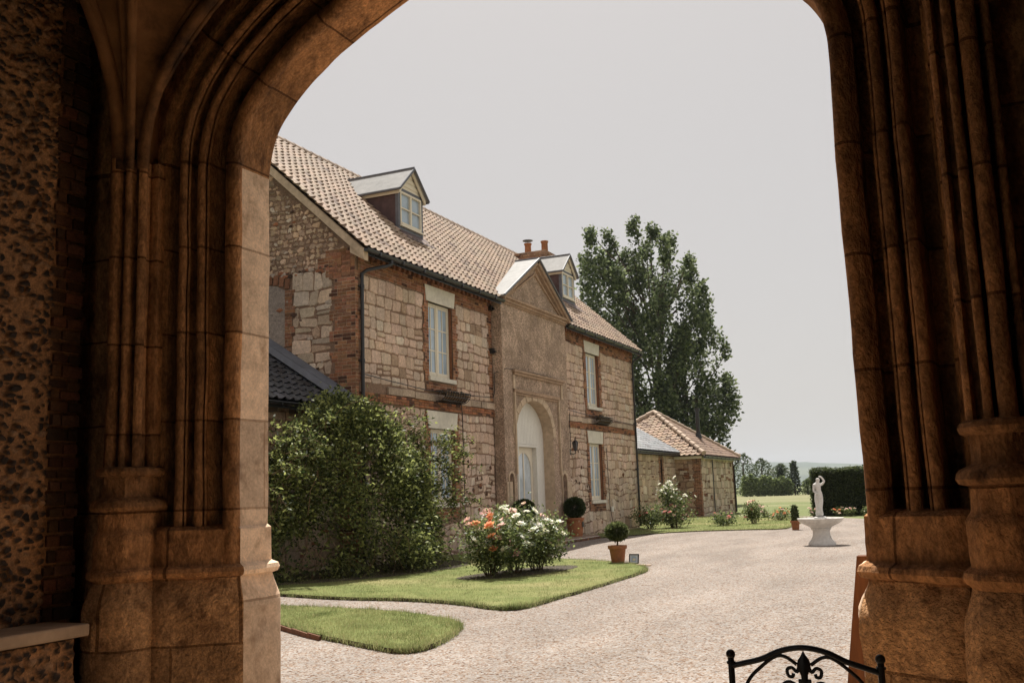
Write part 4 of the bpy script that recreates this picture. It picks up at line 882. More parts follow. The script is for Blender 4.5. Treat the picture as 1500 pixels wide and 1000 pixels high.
for _ in range(26):
    T = random.choice((TH, TK)); a = random.uniform(HY0+.4, HY1-.4) if T is TH else random.uniform(-HX1+.4, -HX1+2); b = random.uniform(.2, 2.6); bricks(mb, T, a, a+random.uniform(.2, .7), b, b+random.choice((.07, .14, .21)), c=.012, back=False, col=(.19, .085, .05))
mb.quad((HX1, HY1, -.1), (HX0, HY1, -.1), (HX0, HY1, HZ_), (HX1, HY1, HZ_), STONE); mb.quad((HX0, HY0, -.1), (HX0, HY1, -.1), (HX0, HY1, HZ_), (HX0, HY0, HZ_), STONE)
mb.build('wall', M['masonry'], hb)
apx = Vector(((HX0+HX1)/2, (HY0+HY1)/2, 5.62)); ov = .32; ez = 3.06
mb = MB(); cn = [Vector((HX0-ov, HY0-ov, ez)), Vector((HX1+ov, HY0-ov, ez)), Vector((HX1+ov, HY1+ov, ez)), Vector((HX0-ov, HY1+ov, ez))]
for k in range(4):
    a, b = cn[k], cn[(k+1) % 4]; A = (b-a).normalized(); W = (b-a).length; U = apx-(a+b)/2; H_ = U.length
    mb.add([a-Vector((0, 0, .03)), b-Vector((0, 0, .03)), apx-Vector((0, 0, .03))], [[0, 1, 2]], (.12, .07, .05))
    if k in (0, 1):
        cl = lambda p, u, W=W, H_=H_: u/H_*W/2+.06 < p < W-u/H_*W/2-.06
        tiles(mb, a, A, U, int(W/.28)+1, int(H_/.29)+1, w=.28, course=.29, clip=cl, col=(.35, .25, .18) if k == 0 else (.25, .17, .125), roll=.055, lift=.036)
mb.build('roof', M['tile'], hb, smooth=38)
mb = MB()
for k in range(4):
    a = cn[k]+Vector((0, 0, .08)); b = apx+Vector((0, 0, .08)); n = 12
    for q in range(n): p0, p1 = a+(b-a)*(q/n), a+(b-a)*((q+1.06)/n); mb.tube([p0+Vector((0, 0, .02)), p1], [.125, .105], 10, jit((.42, .32, .245), .15))
mb.build('hip_tiles', M['tile'], hb, smooth=50)
mb = MB(); mb.box(HX1+.02, HX1+.16, HY0-.16, HY1+.1, ez-.16, ez-.03); mb.box(HX0, HX1+.16, HY0-.17, HY0-.02, ez-.16, ez-.03); mb.build('eaves_board', M['cream'], hb)
mb = MB(); fx, fy = -13.75, 54.5; mb.tube([(fx, fy, 3.9), (fx, fy, 5.72)], .115, 12); mb.tube([(fx, fy, 5.66), (fx, fy, 5.82)], .15, 12); mb.tube([(fx, fy, 4.15), (fx, fy, 4.45)], [.22, .13], 12); mb.build('flue', M['black'], hb, smooth=50)
gutter('gutter', HX1+.36, 3.0, HY0-.3, HY1+.25, hb, .06); pipe([(HX1+.34, HY1-.1, 2.97), (HX1+.3, HY1-.15, 2.8), (HX1+.07, HY1-.2, 2.6), (HX1+.07, HY1-.2, .05)], hb, .045)
mb = MB(); mb.tube([(HX1+.05, 52.1, .1), (HX1+.05, 52.1, 2.95)], .025, 6); mb.build('cable', M['black'], hb)

lk = thing('link_building', 'narrow stone link with a pale grey tiled roof between house and hipped outbuilding', 'outbuilding', (-15, 43, 0))
mb = MB(); KX = -13.8; TQ = lambda a, b, c: (KX+c, a, b)
holed(mb, TQ, 36.38, HY0, -.1, 3.35, [(46.95, 47.25, 1.75, 2.85)], -.016, MORT, .25, (.06, .035, .025))
stones(mb, TQ, 36.38, HY0, -.1, 3.2, [(46.72, 47.48, 1.55, 3.0)], (.22, .4), (.25, .6), col=(.46, .35, .26), var=.22, jt=.03, rough=.08)
bricks(mb, TQ, 46.74, 46.95, 1.55, 3.0, tl=.1); bricks(mb, TQ, 47.25, 47.46, 1.55, 3.0, tr=.1); mb.quad(TQ(46.9, 1.7, -.24), TQ(47.3, 1.7, -.24), TQ(47.3, 2.9, -.24), TQ(46.9, 2.9, -.24), (.03, .02, .015))
for _ in range(24): a = random.uniform(40, 49); b = random.uniform(.2, 3); bricks(mb, TQ, a, a+random.uniform(.1, .5), b, b+.07, c=.012, back=False, col=(.16, .075, .045))
mb.build('wall', M['masonry'], lk)
mb = MB(); tiles(mb, (-13.5, 36.45, 3.22), (0, 1, 0), (-1, 0, .6), 56, 14, col=(.23, .235, .245), var=.14, clip=lambda a, u: a < 13.3); mb.quad((-13.52, 36.4, 3.19), (-13.52, 49.9, 3.19), (-17, 49.9, 5.28), (-17, 36.4, 5.28), (.06, .06, .065)); mb.build('roof', M['blacktile'], lk, smooth=38)
gutter('gutter', -13.46, 3.16, 36.5, 49.3, lk, .055); pipe([(-13.46, 38.0, 3.1), (-13.5, 37.9, 2.95), (-13.74, 37.5, 2.7), (-13.74, 37.5, .05)], lk, .04)
y = 42.2
while y < 49.2: mb = MB(); mb.box(KX-.04, KX+.12, y, y+.08, 3.04, 3.16); y += .45; mb.build('rafter_end', M['bark'], lk)

# ------------------------------------------------------------------ plants
RV, FV = np.array((.9073, .4204, 0)), np.array((-.4204, .9073, 0))      # right and away, as this side of the garden is seen
def in_poly_samples(poly, n, g):
    a = np.array(poly); lo_, hi_ = a.min(0), a.max(0); P = np.empty((0, 2))
    while len(P) < n: q = g.uniform(lo_, hi_, (n, 2)); P = np.vstack([P, q[inside(q, poly)]])
    return P[:n]
g = np.random.default_rng(11)
TB = np.array((-24.2, 82.6, 0.))
tree = thing('poplar_tree', 'tall broad poplar with open sunlit foliage behind the farmhouse roof', 'tree', tuple(TB))
sil = [(-6.0, 2.5), (-6.8, 6), (-6.9, 12), (-6.9, 20), (-6.9, 22.6), (-6.3, 24.3), (-5.2, 24.7), (-4.6, 23.2), (-4.1, 23.2), (-3.5, 24.1), (-2.6, 22.6), (-1.6, 24.9), (-.4, 25.2), (.5, 23.9), (1.5, 24.3), (2.3, 23.2), (3.1, 22.8), (4.3, 20.6), (5.2, 18.6), (6.0, 15.6), (7.1, 13.2), (7.5, 9.6), (7.2, 6.6), (5.9, 4.4), (3.2, 3.6), (0, 3.6), (-3, 3.2)]
spires = [(-5.2, 0, 24.3, 4, 1.15), (-5.6, 2.2, 22, 6, 1.1), (-4.7, -2.2, 21.5, 8, 1.1), (-3.4, .5, 23.9, 5, 1.15), (-3.2, -2.6, 20, 4, 1.1), (-1.9, 2.5, 22.5, 6, 1.2), (-1.2, 0, 25.1, 5, 1.3), (-.8, -2.8, 22, 4, 1.25), (.5, 1, 24.6, 6, 1.3), (.9, -2.4, 22.4, 4.5, 1.25), (1.6, 2.8, 22, 6, 1.2), (2.1, 0, 23.4, 4, 1.25), (2.9, -2, 21, 3.6, 1.2), (3.6, 1, 21.2, 4, 1.2), (4.3, -.8, 18.8, 3.4, 1.15), (5.0, .8, 16.6, 3.2, 1.15), (5.7, -.5, 13.6, 3.2, 1.1), (6.3, .4, 10.6, 3.4, 1.0), (-5.4, -.6, 14, 2.5, 1.1), (-2.2, 0, 12, 4, 1.4), (1.5, -.5, 12, 3.4, 1.4), (3.6, -1.5, 10, 3, 1.3)]
pts = []; dr = []; cen = []
for sx, sd_, zt, zb, r in spires:
    hgt = zt-zb; n = int(hgt*2.5)
    for i in range(n):
        t = (i+g.uniform(0, 1))/n; rr = r*(math.sin(math.pi*min(1, .12+.88*t)**.75)**.7 if t < .9 else .55*(1-t)*10*.5+.12); a = g.uniform(0, 6.283); q = rr*math.sqrt(g.uniform(.1, 1))
        xx, dd, z = sx*(.82+.18*t)+q*math.cos(a), sd_+q*math.sin(a), zb+hgt*t
        if mnoise.noise(Vector((xx*.55, z*.4, dd*.5))) < -.09 and t < .92: continue
        c = TB+RV*xx+FV*dd+np.array((0, 0, z)); cen.append(c); m = int(g.integers(55, 125)); v = np.clip(g.normal(0, 1, (m, 3)), -1.7, 1.7)*np.array((.36, .36, .52))*(1 if t < .9 else .7); pts.append(c+v); dr.append(np.tile(np.array((0, 0, .35))+(RV*math.cos(a)+FV*math.sin(a))*.35, (m, 1)))
cen = np.array(cen)
leafcloud('crown', np.vstack(pts), .29, M['leaf'], tree, (.05, .074, .03), (.27, .31, .16), .75, .2, .4, 5, np.vstack(dr))
mb = MB()
for x, lean in ((0, .02), (-1.5, -.09), (1.5, .10), (-2.8, -.16), (2.6, .1)):
    P = []; hgt = 20 if abs(x) < 1 else 15-abs(x)
    for q in range(9): z = hgt*q/8; xx = x*.45+x*.55*min(1, z/5)+lean*z+.25*math.sin(q*1.3+x); P.append(TB+RV*xx+FV*(.4*math.cos(q*.9+x))+np.array((0, 0, z-.2)))
    mb.tube(P, [.42*(1-.88*q/8)*(1 if abs(x) < 1 else .6)+.02 for q in range(9)], 8)
for c in cen[::4]:
    zz = max(2.5, c[2]-g.uniform(2.5, 5)); b = TB+RV*((c-TB)@RV)*.35+FV*((c-TB)@FV)*.15+np.array((0, 0, zz)); m_ = (b+c)/2+np.array((0, 0, -.3)); mb.tube([b, m_, c], [.11, .07, .025], 5)
mb.build('trunk', M['bark'], tree, smooth=60)

# the big climbing shrub by the house corner
g = np.random.default_rng(21); sb = thing('climbing_shrub', 'huge dark green climbing shrub sprawling against the farmhouse corner', 'shrub', (-10.9, 17, 0))
pts = []; dr = []; stems = []; shoots = []
cl = []
for _ in range(2700):
    y = g.uniform(13.45, 18.35); u = (y-16.2)/(2.9 if y < 16.2 else 2.15); top = 3.3*(1-min(1, abs(u))**2.0)**.6+.05+.5*mnoise.noise(Vector((y*1.3, 2, 2))); top = max(.2, top); wall = -11.95 if y < 17.4 else -11.5
    z = top*g.uniform(.0, 1)**.8; bulge = (1.3+1.15*min(1, max(0, (y-14.2)/2))-.75*min(1, max(0, (y-16.6)/1.8)))*math.sqrt(max(.02, 1-(z/(top+.25))**2.2))*math.sqrt(max(.05, 1-u*u))+.25; x = wall+bulge*(1-abs(g.normal(0, .26)))+.3*mnoise.noise(Vector((y*1.5, z*1.6, 0)))
    if mnoise.noise(Vector((y*1.1, z*1.3, x*.8))) < -.08 and g.uniform() < .9: continue
    cl.append((max(x, wall+.08), y, z))
for _ in range(190):      # long loose shoots, over the window and out of the crown
    y = g.uniform(13.5, 18.9); u = (y-16.5)/(3.5 if y < 16.5 else 2.45); z = 3.05*math.sqrt(max(0.02, 1-u*u)); x = (-11.95 if y < 17.4 else -11.5)+g.uniform(.2, 1.5); 
    if g.uniform() < .3: y = g.uniform(18.2, 19.7); z = g.uniform(.9, 2.6); x = -11.5+g.uniform(.3, 1.3)
    d = np.array((g.uniform(.0, .8), g.uniform(-.5, .8), g.uniform(.1, .9))); L = g.uniform(.4, 1.1); p = np.array((x, y, z)); P = []
    for q in range(7): P.append(p+d*L*q/6+np.array((0, 0, -.5*(q/6)**2*L)))
    stems.append((P, .006)); shoots += [tuple(v) for v in P[2:]]
cl = np.array(cl); og = np.array((-11.9, 16.6, 1.2))
for c in cl:
    n = int(g.integers(17, 34)); pts.append(c+g.normal(0, .105, (n, 3))); o = c-og; dr.append(np.tile(o/np.linalg.norm(o)*.5, (n, 1)))
for c in shoots:
    n = int(g.integers(5, 11)); pts.append(np.array(c)+g.normal(0, .05, (n, 3))); dr.append(np.tile(np.array((.3, .1, .2)), (n, 1)))
leafcloud('foliage', np.vstack(pts), .075, M['leaf'], sb, (.03, .048, .016), (.43, .47, .16), .5, .5, .45, 6, np.vstack(dr))
for _ in range(26):
    y = g.uniform(13.6, 19.6); z = g.uniform(.3, 2.6); x = -11.9+g.uniform(2.0, 2.75)*(1-((y-16.8)/4.2)**2); P = [np.array((x-.5, y+g.normal(0, .3), 0 if _ < 18 else z-.5))]
    for q in range(6): P.append(P[-1]+np.array((g.uniform(-.02, .16), g.normal(0, .13), g.uniform(.1, .3)*(1 if q < 4 else -1))))
    stems.append((P, g.uniform(.005, .011)))
mb = MB()
for P, r in stems: mb.tube(P, [r*(1-.5*i/len(P)) for i in range(len(P))], 5)
mb.build('stems', mat('pale_stem', (.15, .10, .055), n1=(15, .3), n2=None, bump=None), sb, smooth=60)
poly_sheet('shrub_bed', smooth_poly([(-11.95, 13.2), (-10.6, 13.6), (-9.6, 15), (-9.2, 17), (-9.5, 18.8), (-11.4, 19.9), (-11.5, 17.5), (-11.95, 17.4)], 1), .054, M['soil'])

# roses
def bloom_mesh(name, c, seed):
    r_ = random.Random(seed); mb = MB()
    for layer, (n, rad, tilt, sz) in enumerate(((6, .95, .25, .62), (6, .72, .75, .55), (5, .45, 1.1, .48), (4, .2, 1.35, .4))):
        for k in range(n):
            a = 2*math.pi*(k+.5*layer)/n+r_.uniform(-.2, .2); e = Vector((math.cos(a), math.sin(a), 0)); s = Vector((-e.y, e.x, 0)); up = e*math.cos(tilt)+Vector((0, 0, 1))*math.sin(tilt); b = e*rad*.25
            cc = tuple(min(.9, v*r_.uniform(.86, 1.12)) for v in c)
            p = [b-s*.12*sz, b+s*.12*sz, b+up*sz*.6+s*.5*sz, b+up*sz*1.05+s*.2*sz, b+up*sz*1.05-s*.2*sz, b+up*sz*.6-s*.5*sz]; mb.add([tuple(v) for v in p], [[0, 1, 2, 3, 4, 5]], cc)
    me = mb.build(name, M['petal']).data; bpy.data.objects.remove(bpy.data.objects[name]); return me
BL = {'white': [bloom_mesh('bloom', (.88, .85, .76), i) for i in range(3)], 'peach': [bloom_mesh('bloom', (.80, .36, .20), 10+i) for i in range(2)], 'coral': [bloom_mesh('bloom', (.74, .27, .14), 14)],
      'pink': [bloom_mesh('bloom', (.78, .36, .33), 20+i) for i in range(2)], 'blush': [bloom_mesh('bloom', (.80, .58, .50), 24+i) for i in range(2)], 'red': [bloom_mesh('bloom', (.62, .10, .08), 28)]}
def rose(loc, hw, h, blooms, label, cat='rose bush', group=None, nleaf=2600, ls=.055, bs=.12, seed=1, bare=.25, name='rose_bush', spots=None):
    g = np.random.default_rng(seed); loc = np.array(loc, float); t = thing(name, label, cat, tuple(loc), group); mb = MB(); tips = []; pts = []; dr = []
    for k in range(16):
        a = g.uniform(0, 2*math.pi); r = hw*math.sqrt(g.uniform(.05, 1)); e = np.array((math.cos(a)*r, math.sin(a)*r, 0)); hh = h*(1-.32*(r/hw)**2)*g.uniform(.78, 1.02); P = []
        for q in range(6): s = q/5; P.append(loc+e*(.22+.78*s**1.2)+np.array((g.normal(0, .02), g.normal(0, .02), hh*s)))
        mb.tube(P, [.011*(1-.6*q/5) for q in range(6)], 5); tips.append(P[-1])
        for q in range(2, 6):
            for _ in range(2 if q > 3 else 1): tips.append(P[q]+np.append(g.normal(0, .13, 2), g.uniform(-.03, .16))) if q > 3 else tips.append(P[q]+np.append(g.normal(0, .17, 2), g.uniform(0, .12))+e*.35)
            n = int(nleaf/16/4*(.5+.25*q)); pts.append(P[q]*.65+P[q-1]*.35+g.normal(0, 1, (n, 3))*np.array((.15, .15, .13))*hw/.5); dr.append(np.tile(np.array((e[0]*.5, e[1]*.5, .15)), (n, 1)))
    pp = np.vstack(pts); ok = pp[:, 2] > bare*h*g.uniform(.3, 1.2, len(pp)); leafcloud('foliage', pp[ok], ls, M['leaf'], t, (.055, .082, .028), (.30, .34, .13), .62, .5, .4, seed+3, np.vstack(dr)[ok])
    mb.build('stems', M['stem'], t, smooth=60)
    tips = np.array(tips); order = g.permutation(len(tips)); bi = 0
    for kind, n in blooms:
        for _ in range(n):
            p = tips[order[bi % len(order)]]+g.normal(0, .03, 3)+np.array((0, 0, .03)); bi += 1
            o = bpy.data.objects.new('bloom', BL[kind][int(g.integers(len(BL[kind])))]); C.objects.link(o); o.parent = t; o.location = tuple(p-loc); s = bs*g.uniform(.75, 1.25); o.scale = (s, s, s*.9); o.rotation_euler = (g.uniform(-.6, .9), g.uniform(-.7, .7), g.uniform(0, 6))
    for kind, dp_ in [(a_, (b_[0]+g.normal(0, .035), b_[1]+g.normal(0, .03), b_[2]+g.normal(0, .03))) for a_, b_ in (spots or ()) for _ in range(2)]:
        o = bpy.data.objects.new('bloom', BL[kind][0]); C.objects.link(o); o.parent = t; o.location = dp_; s = bs*.72; o.scale = (s, s, s); o.rotation_euler = (g.uniform(.3, .8), g.uniform(-.5, .5), -.5+g.uniform(-.5, .5))
    return t
RG = 'roses in the bed on the near lawn'
rose((-7.62, 15.45, .04), .5, .95, [('white', 13), ('blush', 8), ('peach', 3)], 'near rose bush with peach and coral blooms among white, left end of the lawn bed', group=RG, nleaf=4200, seed=31, spots=[('coral', (.32, -.42, .50)), ('peach', (.30, -.40, .66)), ('blush', (-.35, -.1, .92)), ('coral', (.28, -.2, .85)), ('peach', (.18, -.3, .95))])
rose((-7.45, 16.1, .04), .52, 1.18, [('white', 32), ('blush', 8)], 'tallest white rose bush in the middle of the lawn bed', group=RG, nleaf=4200, seed=33)
rose((-7.3, 16.75, .04), .52, 1.0, [('white', 30), ('blush', 3)], 'white rose bush at the right end of the lawn bed nearest the gravel', group=RG, nleaf=3800, seed=35, bs=.135)
poly_sheet('rose_bed', smooth_poly([(-8.2, 14.9), (-7.3, 14.85), (-6.8, 16.2), (-6.75, 17.7), (-7.4, 18), (-8, 16.6)], 2), .056, M['soil'])
RH = 'roses along the far lawn'
rose((-10.75, 34.9, .03), .5, .85, [('red', 5), ('pink', 5)], 'rose bush with red and deep pink blooms beside the far corner drainpipe', group=RH, nleaf=1500, ls=.07, bs=.085, seed=41)
rose((-10.2, 35.8, .03), .5, 1.7, [('white', 34)], 'tall white rose bush on the far lawn near the house corner', group=RH, nleaf=2000, ls=.075, bs=.095, seed=43)
rose((-9.9, 35.3, .03), .55, .78, [('pink', 18), ('blush', 9)], 'low pink rose bush in front of the tall white rose', group=RH, nleaf=1500, ls=.07, bs=.085, seed=45)
rose((-8.45, 36.7, .03), .42, .45, [('pink', 6), ('blush', 2)], 'low spreading rose with pink blooms in the middle of the far lawn', group=RH, nleaf=900, ls=.07, bs=.08, seed=47)
rose((-7.75, 38.35, .03), .36, .85, [('pink', 5), ('blush', 6)], 'upright pale pink rose right of the hipped outbuilding wall', group=RH, nleaf=1000, ls=.075, bs=.09, seed=49)
rose((-7.4, 41.6, .03), .5, .36, [('peach', 8)], 'low ground rose with dull peach blooms near the far lawn tip', group=RH, nleaf=500, ls=.07, bs=.08, seed=51, bare=0)
RS = 'small roses in front of the clipped hedge'
for i, (x, y, k, lb) in enumerate(((-8.7, 45.6, 'blush', 'small pale rose at the left end of the row behind the potted conifer'), (-8.1, 46.3, 'peach', 'small rose left of the statue at the near end of the hedge'), (-6.7, 46.4, 'blush', 'small dark leaved rose just left of the statue pedestal'), (-5.55, 46.2, 'coral', 'small rose with a coral bloom just right of the statue'), (-5.1, 46.0, 'blush', 'small rose with blush blooms before the middle of the hedge'), (-4.4, 45.6, 'white', 'small pale rose at the gateway end of the hedge row'))):
    rose((x, y, 0), .22, .36, [(k, 3), ('blush', 2)], lb, 'rose bush', RS, 300, .07, .09, 60+i, .1)
# clipped hedge, far trees
def hedge(name, x0, x1, y0, y1, h, n, label):
    g = np.random.default_rng(77); t = thing(name, label, 'hedge', ((x0+x1)/2, (y0+y1)/2, 0)); V = []
    for k, (A, cnt) in enumerate((('f', n), ('t', n//3), ('l', n//8))):
        a, b = g.uniform(0, 1, cnt), g.uniform(0, 1, cnt); dd = g.normal(0, .035, cnt)
        if A == 'f': V.append(np.column_stack([x0+a*(x1-x0), y0+dd-.03, b*h]))
        elif A == 't': V.append(np.column_stack([x0+a*(x1-x0), y0+b*(y1-y0), h+dd+.03*np.sin(a*40)]))
        else: V.append(np.column_stack([x0+dd-.02, y0+a*(y1-y0), b*h]))
    leafcloud('foliage', np.vstack(V), .085, M['leaf'], t, (.026, .04, .015), (.13, .155, .055), .6, .3, .4, 8)
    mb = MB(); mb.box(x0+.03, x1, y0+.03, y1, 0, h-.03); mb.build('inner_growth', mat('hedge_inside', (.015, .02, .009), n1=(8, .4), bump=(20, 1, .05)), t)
hedge('clipped_hedge', -6.85, 3.0, 47.2, 49.2, 2.08, 26000, 'thick square clipped dark green hedge behind the fountain statue')
def far_tree(x, y, w_, h, label, seed, n=900, cone=True, c0=(.08, .115, .042), c1=(.28, .33, .13), ls=.32, group=None, name='conifer'):
    g = np.random.default_rng(seed); t = thing(name, label, 'tree', (x, y, 0), group); z = g.uniform(.02, 1, n)**.9; r = w_*(np.clip(1.08-z, 0, 1)**.55 if cone else np.sqrt(np.clip(1-(2*z-.95)**2, 0.03, 1)))*g.uniform(.45, 1.05, n); a = g.uniform(0, 2*math.pi, n)
    lump = 1+.25*np.array([mnoise.noise(Vector((math.cos(q)*2, math.sin(q)*2, zz*5+seed))) for q, zz in zip(a, z)])
    leafcloud('crown', np.column_stack([x+r*lump*np.cos(a), y+r*lump*np.sin(a), z*h]), ls, M['leaf'], t, c0, c1, .6, .3, .4, seed); mb = MB(); mb.tube([(x, y, 0), (x, y, h*.8)], [w_*.14, w_*.04], 6); mb.build('trunk', M['bark'], t)
for i, od in enumerate(('leftmost', 'second', 'third', 'fourth', 'fifth', 'sixth', 'seventh', 'eighth')):
    x = -31.0+i*.83; far_tree(x, 148.6+.42*(x+31.4), .72, 3.1-.09*i+.25*math.sin(i*2.3), od+' columnar conifer'+(' from the left' if i else '')+' in the distant row beyond the meadow', 100+i, 800, False, (.09, .125, .045), (.34, .40, .17), group='conifers in the distant row')
for i, (x, y, w_, h) in enumerate(((-33.5, 160, 2.3, 6.6), (-30.6, 160, 2.0, 5.7), (-28.2, 163, 1.6, 4.9))): far_tree(x, y, w_, h, ('largest leafy tree rising behind the left end of the distant conifer row', 'middle leafy tree behind the distant conifer row', 'smallest leafy tree behind the distant conifer row')[i], 130+i, 1300, False, (.05, .07, .03), (.12, .145, .07), group='leafy trees behind the conifer row', name='leafy_tree')
far_tree(-26.4, 152, .95, 4.3, 'dark pointed evergreen left of the pair beyond the potted conifer', 140, 1100, True, (.03, .045, .022), (.09, .115, .055), name='evergreen'); far_tree(-24.5, 152.5, 1.05, 4.9, 'taller dark evergreen right of the distant pair', 141, 1300, True, (.03, .045, .022), (.10, .125, .06), name='evergreen')
far_tree(-22.7, 153, .9, 2.3, 'low round bush at the right end of the distant trees', 142, 700, False, name='round_bush')
far_tree(-20.4, 154, 1.2, 2.0, 'low bush beyond the left edge of the clipped hedge', 143, 700, False, name='round_bush')

# potted plants
def pot(mb, loc, h, r0, r1, rim=.02, th=.03):
    mb.lathe([(r0, 0), (r0+(r1-r0)*.5, h*.5), (r1-.004, h-.07), (r1+rim, h-.065), (r1+rim+.004, h-.01), (r1+rim-.006, h), (r1-th, h), (r1-th-.01, h-.05), (.01, h-.05)], loc, 28)
def ball_pts(g, c, r, n, sq=1.): d = g.normal(size=(n, 3)); d /= np.linalg.norm(d, axis=1)[:, None]; return np.array(c)+d*np.array((r, r, r*sq))*(g.uniform(.03, 1, (n, 1))**.36)
def topiary(loc, label, ph, r0, r1, bc, br, stem, n, ls, sq=1., seed=3, c0=(.03, .048, .018), c1=(.11, .14, .05), group=None, cone=False, tag_label=False):
    g = np.random.default_rng(seed); t = thing('potted_topiary', label, 'potted plant', loc, group); L = np.array(loc); mb = MB(); pot(mb, loc, ph, r0, r1); mb.build('pot', M['terra'], t, smooth=40)
    mb = MB(); mb.lathe([(r1-.035, ph-.05), (.001, ph-.035)], loc, 16); mb.build('soil', M['soil'], t)
    mb = MB(); mb.tube([L+np.array((0, 0, ph-.06)), L+np.array((.01, 0, (ph+bc)/2)), L+np.array((0, 0, bc))], stem, 7)
    for k in range(5): a = k*1.25; mb.tube([L+np.array((0, 0, bc-br*.9)), L+np.array((br*.5*math.cos(a), br*.5*math.sin(a), bc))], [stem*.6, .004], 5)
    mb.build('stem', M['stem'], t, smooth=60)
    if cone: z = g.uniform(0, 1, n); r = br*np.sqrt(np.clip(1-(1.15*z-.25)**2, 0, 1))*g.uniform(.5, 1.05, n); a = g.uniform(0, 6.283, n); P = np.column_stack([L[0]+r*np.cos(a), L[1]+r*np.sin(a), L[2]+ph-.02+z*cone])
    else: P = ball_pts(g, L+np.array((0, 0, bc)), br, n, sq)
    leafcloud('foliage', P, ls, M['leaf'], t, c0, c1, .6, .3, .4, seed)
    return t
t = topiary((-10.95, 28.05, .13), 'large dark box ball in a terracotta pot right of the front door', .54, .21, .26, .84, .30, .03, 8000, .055, .95, 3)
mb = MB(); mb.box(-10.70, -10.692, 27.98, 28.10, .40, .56); mb.build('plant_tag', M['black'], t)
topiary((-10.95, 24.35, .13), 'box ball in a terracotta pot left of the front door, half hidden by roses', .54, .21, .26, .84, .30, .03, 7000, .055, .95, 4)
topiary((-6.45, 18.72, .03), 'small lollipop bush in a plain terracotta pot at the lawn corner', .34, .125, .165, .60, .20, .018, 3200, .05, .82, 5, (.05, .068, .025), (.19, .21, .085))
topiary((-5.38, 33.05, 0), 'small upright conifer in a terracotta pot on the gravel left of the fountain', .30, .105, .135, .52, .125, .015, 1300, .05, 1, 6, (.045, .062, .022), (.15, .175, .07), cone=.50)

# ------------------------------------------------------------------ fountain, statue, small things
FP = (-3.43, 24.64, 0.)
ft = thing('fountain', 'pale cast stone garden fountain with a wide scalloped bowl on the gravel', 'fountain', FP)
mb = MB(); mb.lathe([(.31, 0), (.31, .05), (.295, .07), (.265, .10), (.225, .15), (.20, .22), (.19, .31), (.20, .355), (.225, .365), (.225, .385), (.205, .395)], FP, 8*5, fn=lambda a, i: 1+.02*math.cos(8*a)); mb.build('pedestal', M['marble'], ft, smooth=40)
mb = MB(); mb.lathe([(.19, .385), (.235, .40), (.26, .43), (.36, .475), (.46, .53), (.515, .60), (.525, .625), (.505, .63), (.47, .60), (.40, .54), (.2, .49), (.01, .485)], FP, 96, fn=lambda a, i: 1+(.022 if 4 <= i <= 9 else .0)*(abs(math.sin(8*a))*1.6-.8)); mb.build('bowl', M['marble'], ft, smooth=50)
mb = MB(); mb.lathe([(.10, .48), (.10, .55), (.15, .58), (.15, .62), (.01, .63)], FP, 20); mb.build('statue_base', M['marble'], ft, smooth=40)
mb = MB(); mb.lathe([(.47, .585), (.001, .587)], FP, 40, cap=False); mb.build('water', mat('fountain_water', (.12, .13, .12), rough=.05, n1=None, n2=None, bump=(6, .1, .01), spec=.8), ft)
def skin(name, V, Ed, Rr, m, sub=2):
    me = bpy.data.meshes.new(name); me.from_pydata(V, Ed, []); o = bpy.data.objects.new(name, me); C.objects.link(o)
    o.modifiers.new('skin', 'SKIN'); o.modifiers['skin'].use_smooth_shade = True
    for v, r in zip(me.skin_vertices[0].data, Rr): v.radius = r if isinstance(r, tuple) else (r, r)
    me.skin_vertices[0].data[0].use_root = True
    sm = o.modifiers.new('subsurf', 'SUBSURF'); sm.levels = sub; sm.render_levels = sub
    me2 = bpy.data.meshes.new_from_object(o.evaluated_get(bpy.context.evaluated_depsgraph_get())); bpy.data.objects.remove(o); me2.materials.append(m); return me2
V = [(.0, 0, .50), (.005, 0, .60), (.0, 0, .70), (-.005, 0, .765), (0, -.005, .81), (.008, -.012, .865), (.012, -.01, .915), (.0, 0, .34), (-.01, 0, .16), (-.01, 0, .02),
     (.085, 0, .755), (.155, -.01, .835), (.085, -.01, .935), (.03, -.005, .945), (-.085, 0, .75), (-.105, -.02, .62), (-.045, -.09, .545), (.0, -.10, .55)]
Ed = [(0, 1), (1, 2), (2, 3), (3, 4), (4, 5), (5, 6), (0, 7), (7, 8), (8, 9), (3, 10), (10, 11), (11, 12), (12, 13), (3, 14), (14, 15), (15, 16), (16, 17)]
Rr = [(.098, .085), (.072, .062), (.088, .07), (.062, .045), .030, (.050, .056), (.042, .046), (.090, .085), (.082, .08), (.105, .1), .034, .026, .021, .02, .034, .025, .02, .018]
sm_ = skin('statue', V, Ed, Rr, M['marble'])
for v in sm_.vertices:      # folds of the long drapery
    if v.co.z < .66 and abs(v.co.x) < .13 and v.co.y > -.085 or v.co.z < .5:
        a = math.atan2(v.co.y, v.co.x); k = .010*math.sin(a*9+v.co.z*7+2*math.sin(v.co.z*9))*min(1, max(0, (.68-v.co.z)*5)); v.co.x += k*math.cos(a); v.co.y += k*math.sin(a)
st = bpy.data.objects.new('statue', sm_); C.objects.link(st); st.location = (FP[0], FP[1], .63); st.rotation_euler = (0, 0, R(16)); st.scale = (1.02, 1.02, 1.02)
tag(st, 'pale stone statue of a draped standing woman with one arm raised over her head', 'statue')
mb = MB(); mb.lathe([(.14, -.01), (.14, .015), (.11, .03), (.02, .035)], (0, 0, 0), 16); c_ = mb.build('plinth', M['marble']); c_.parent = st
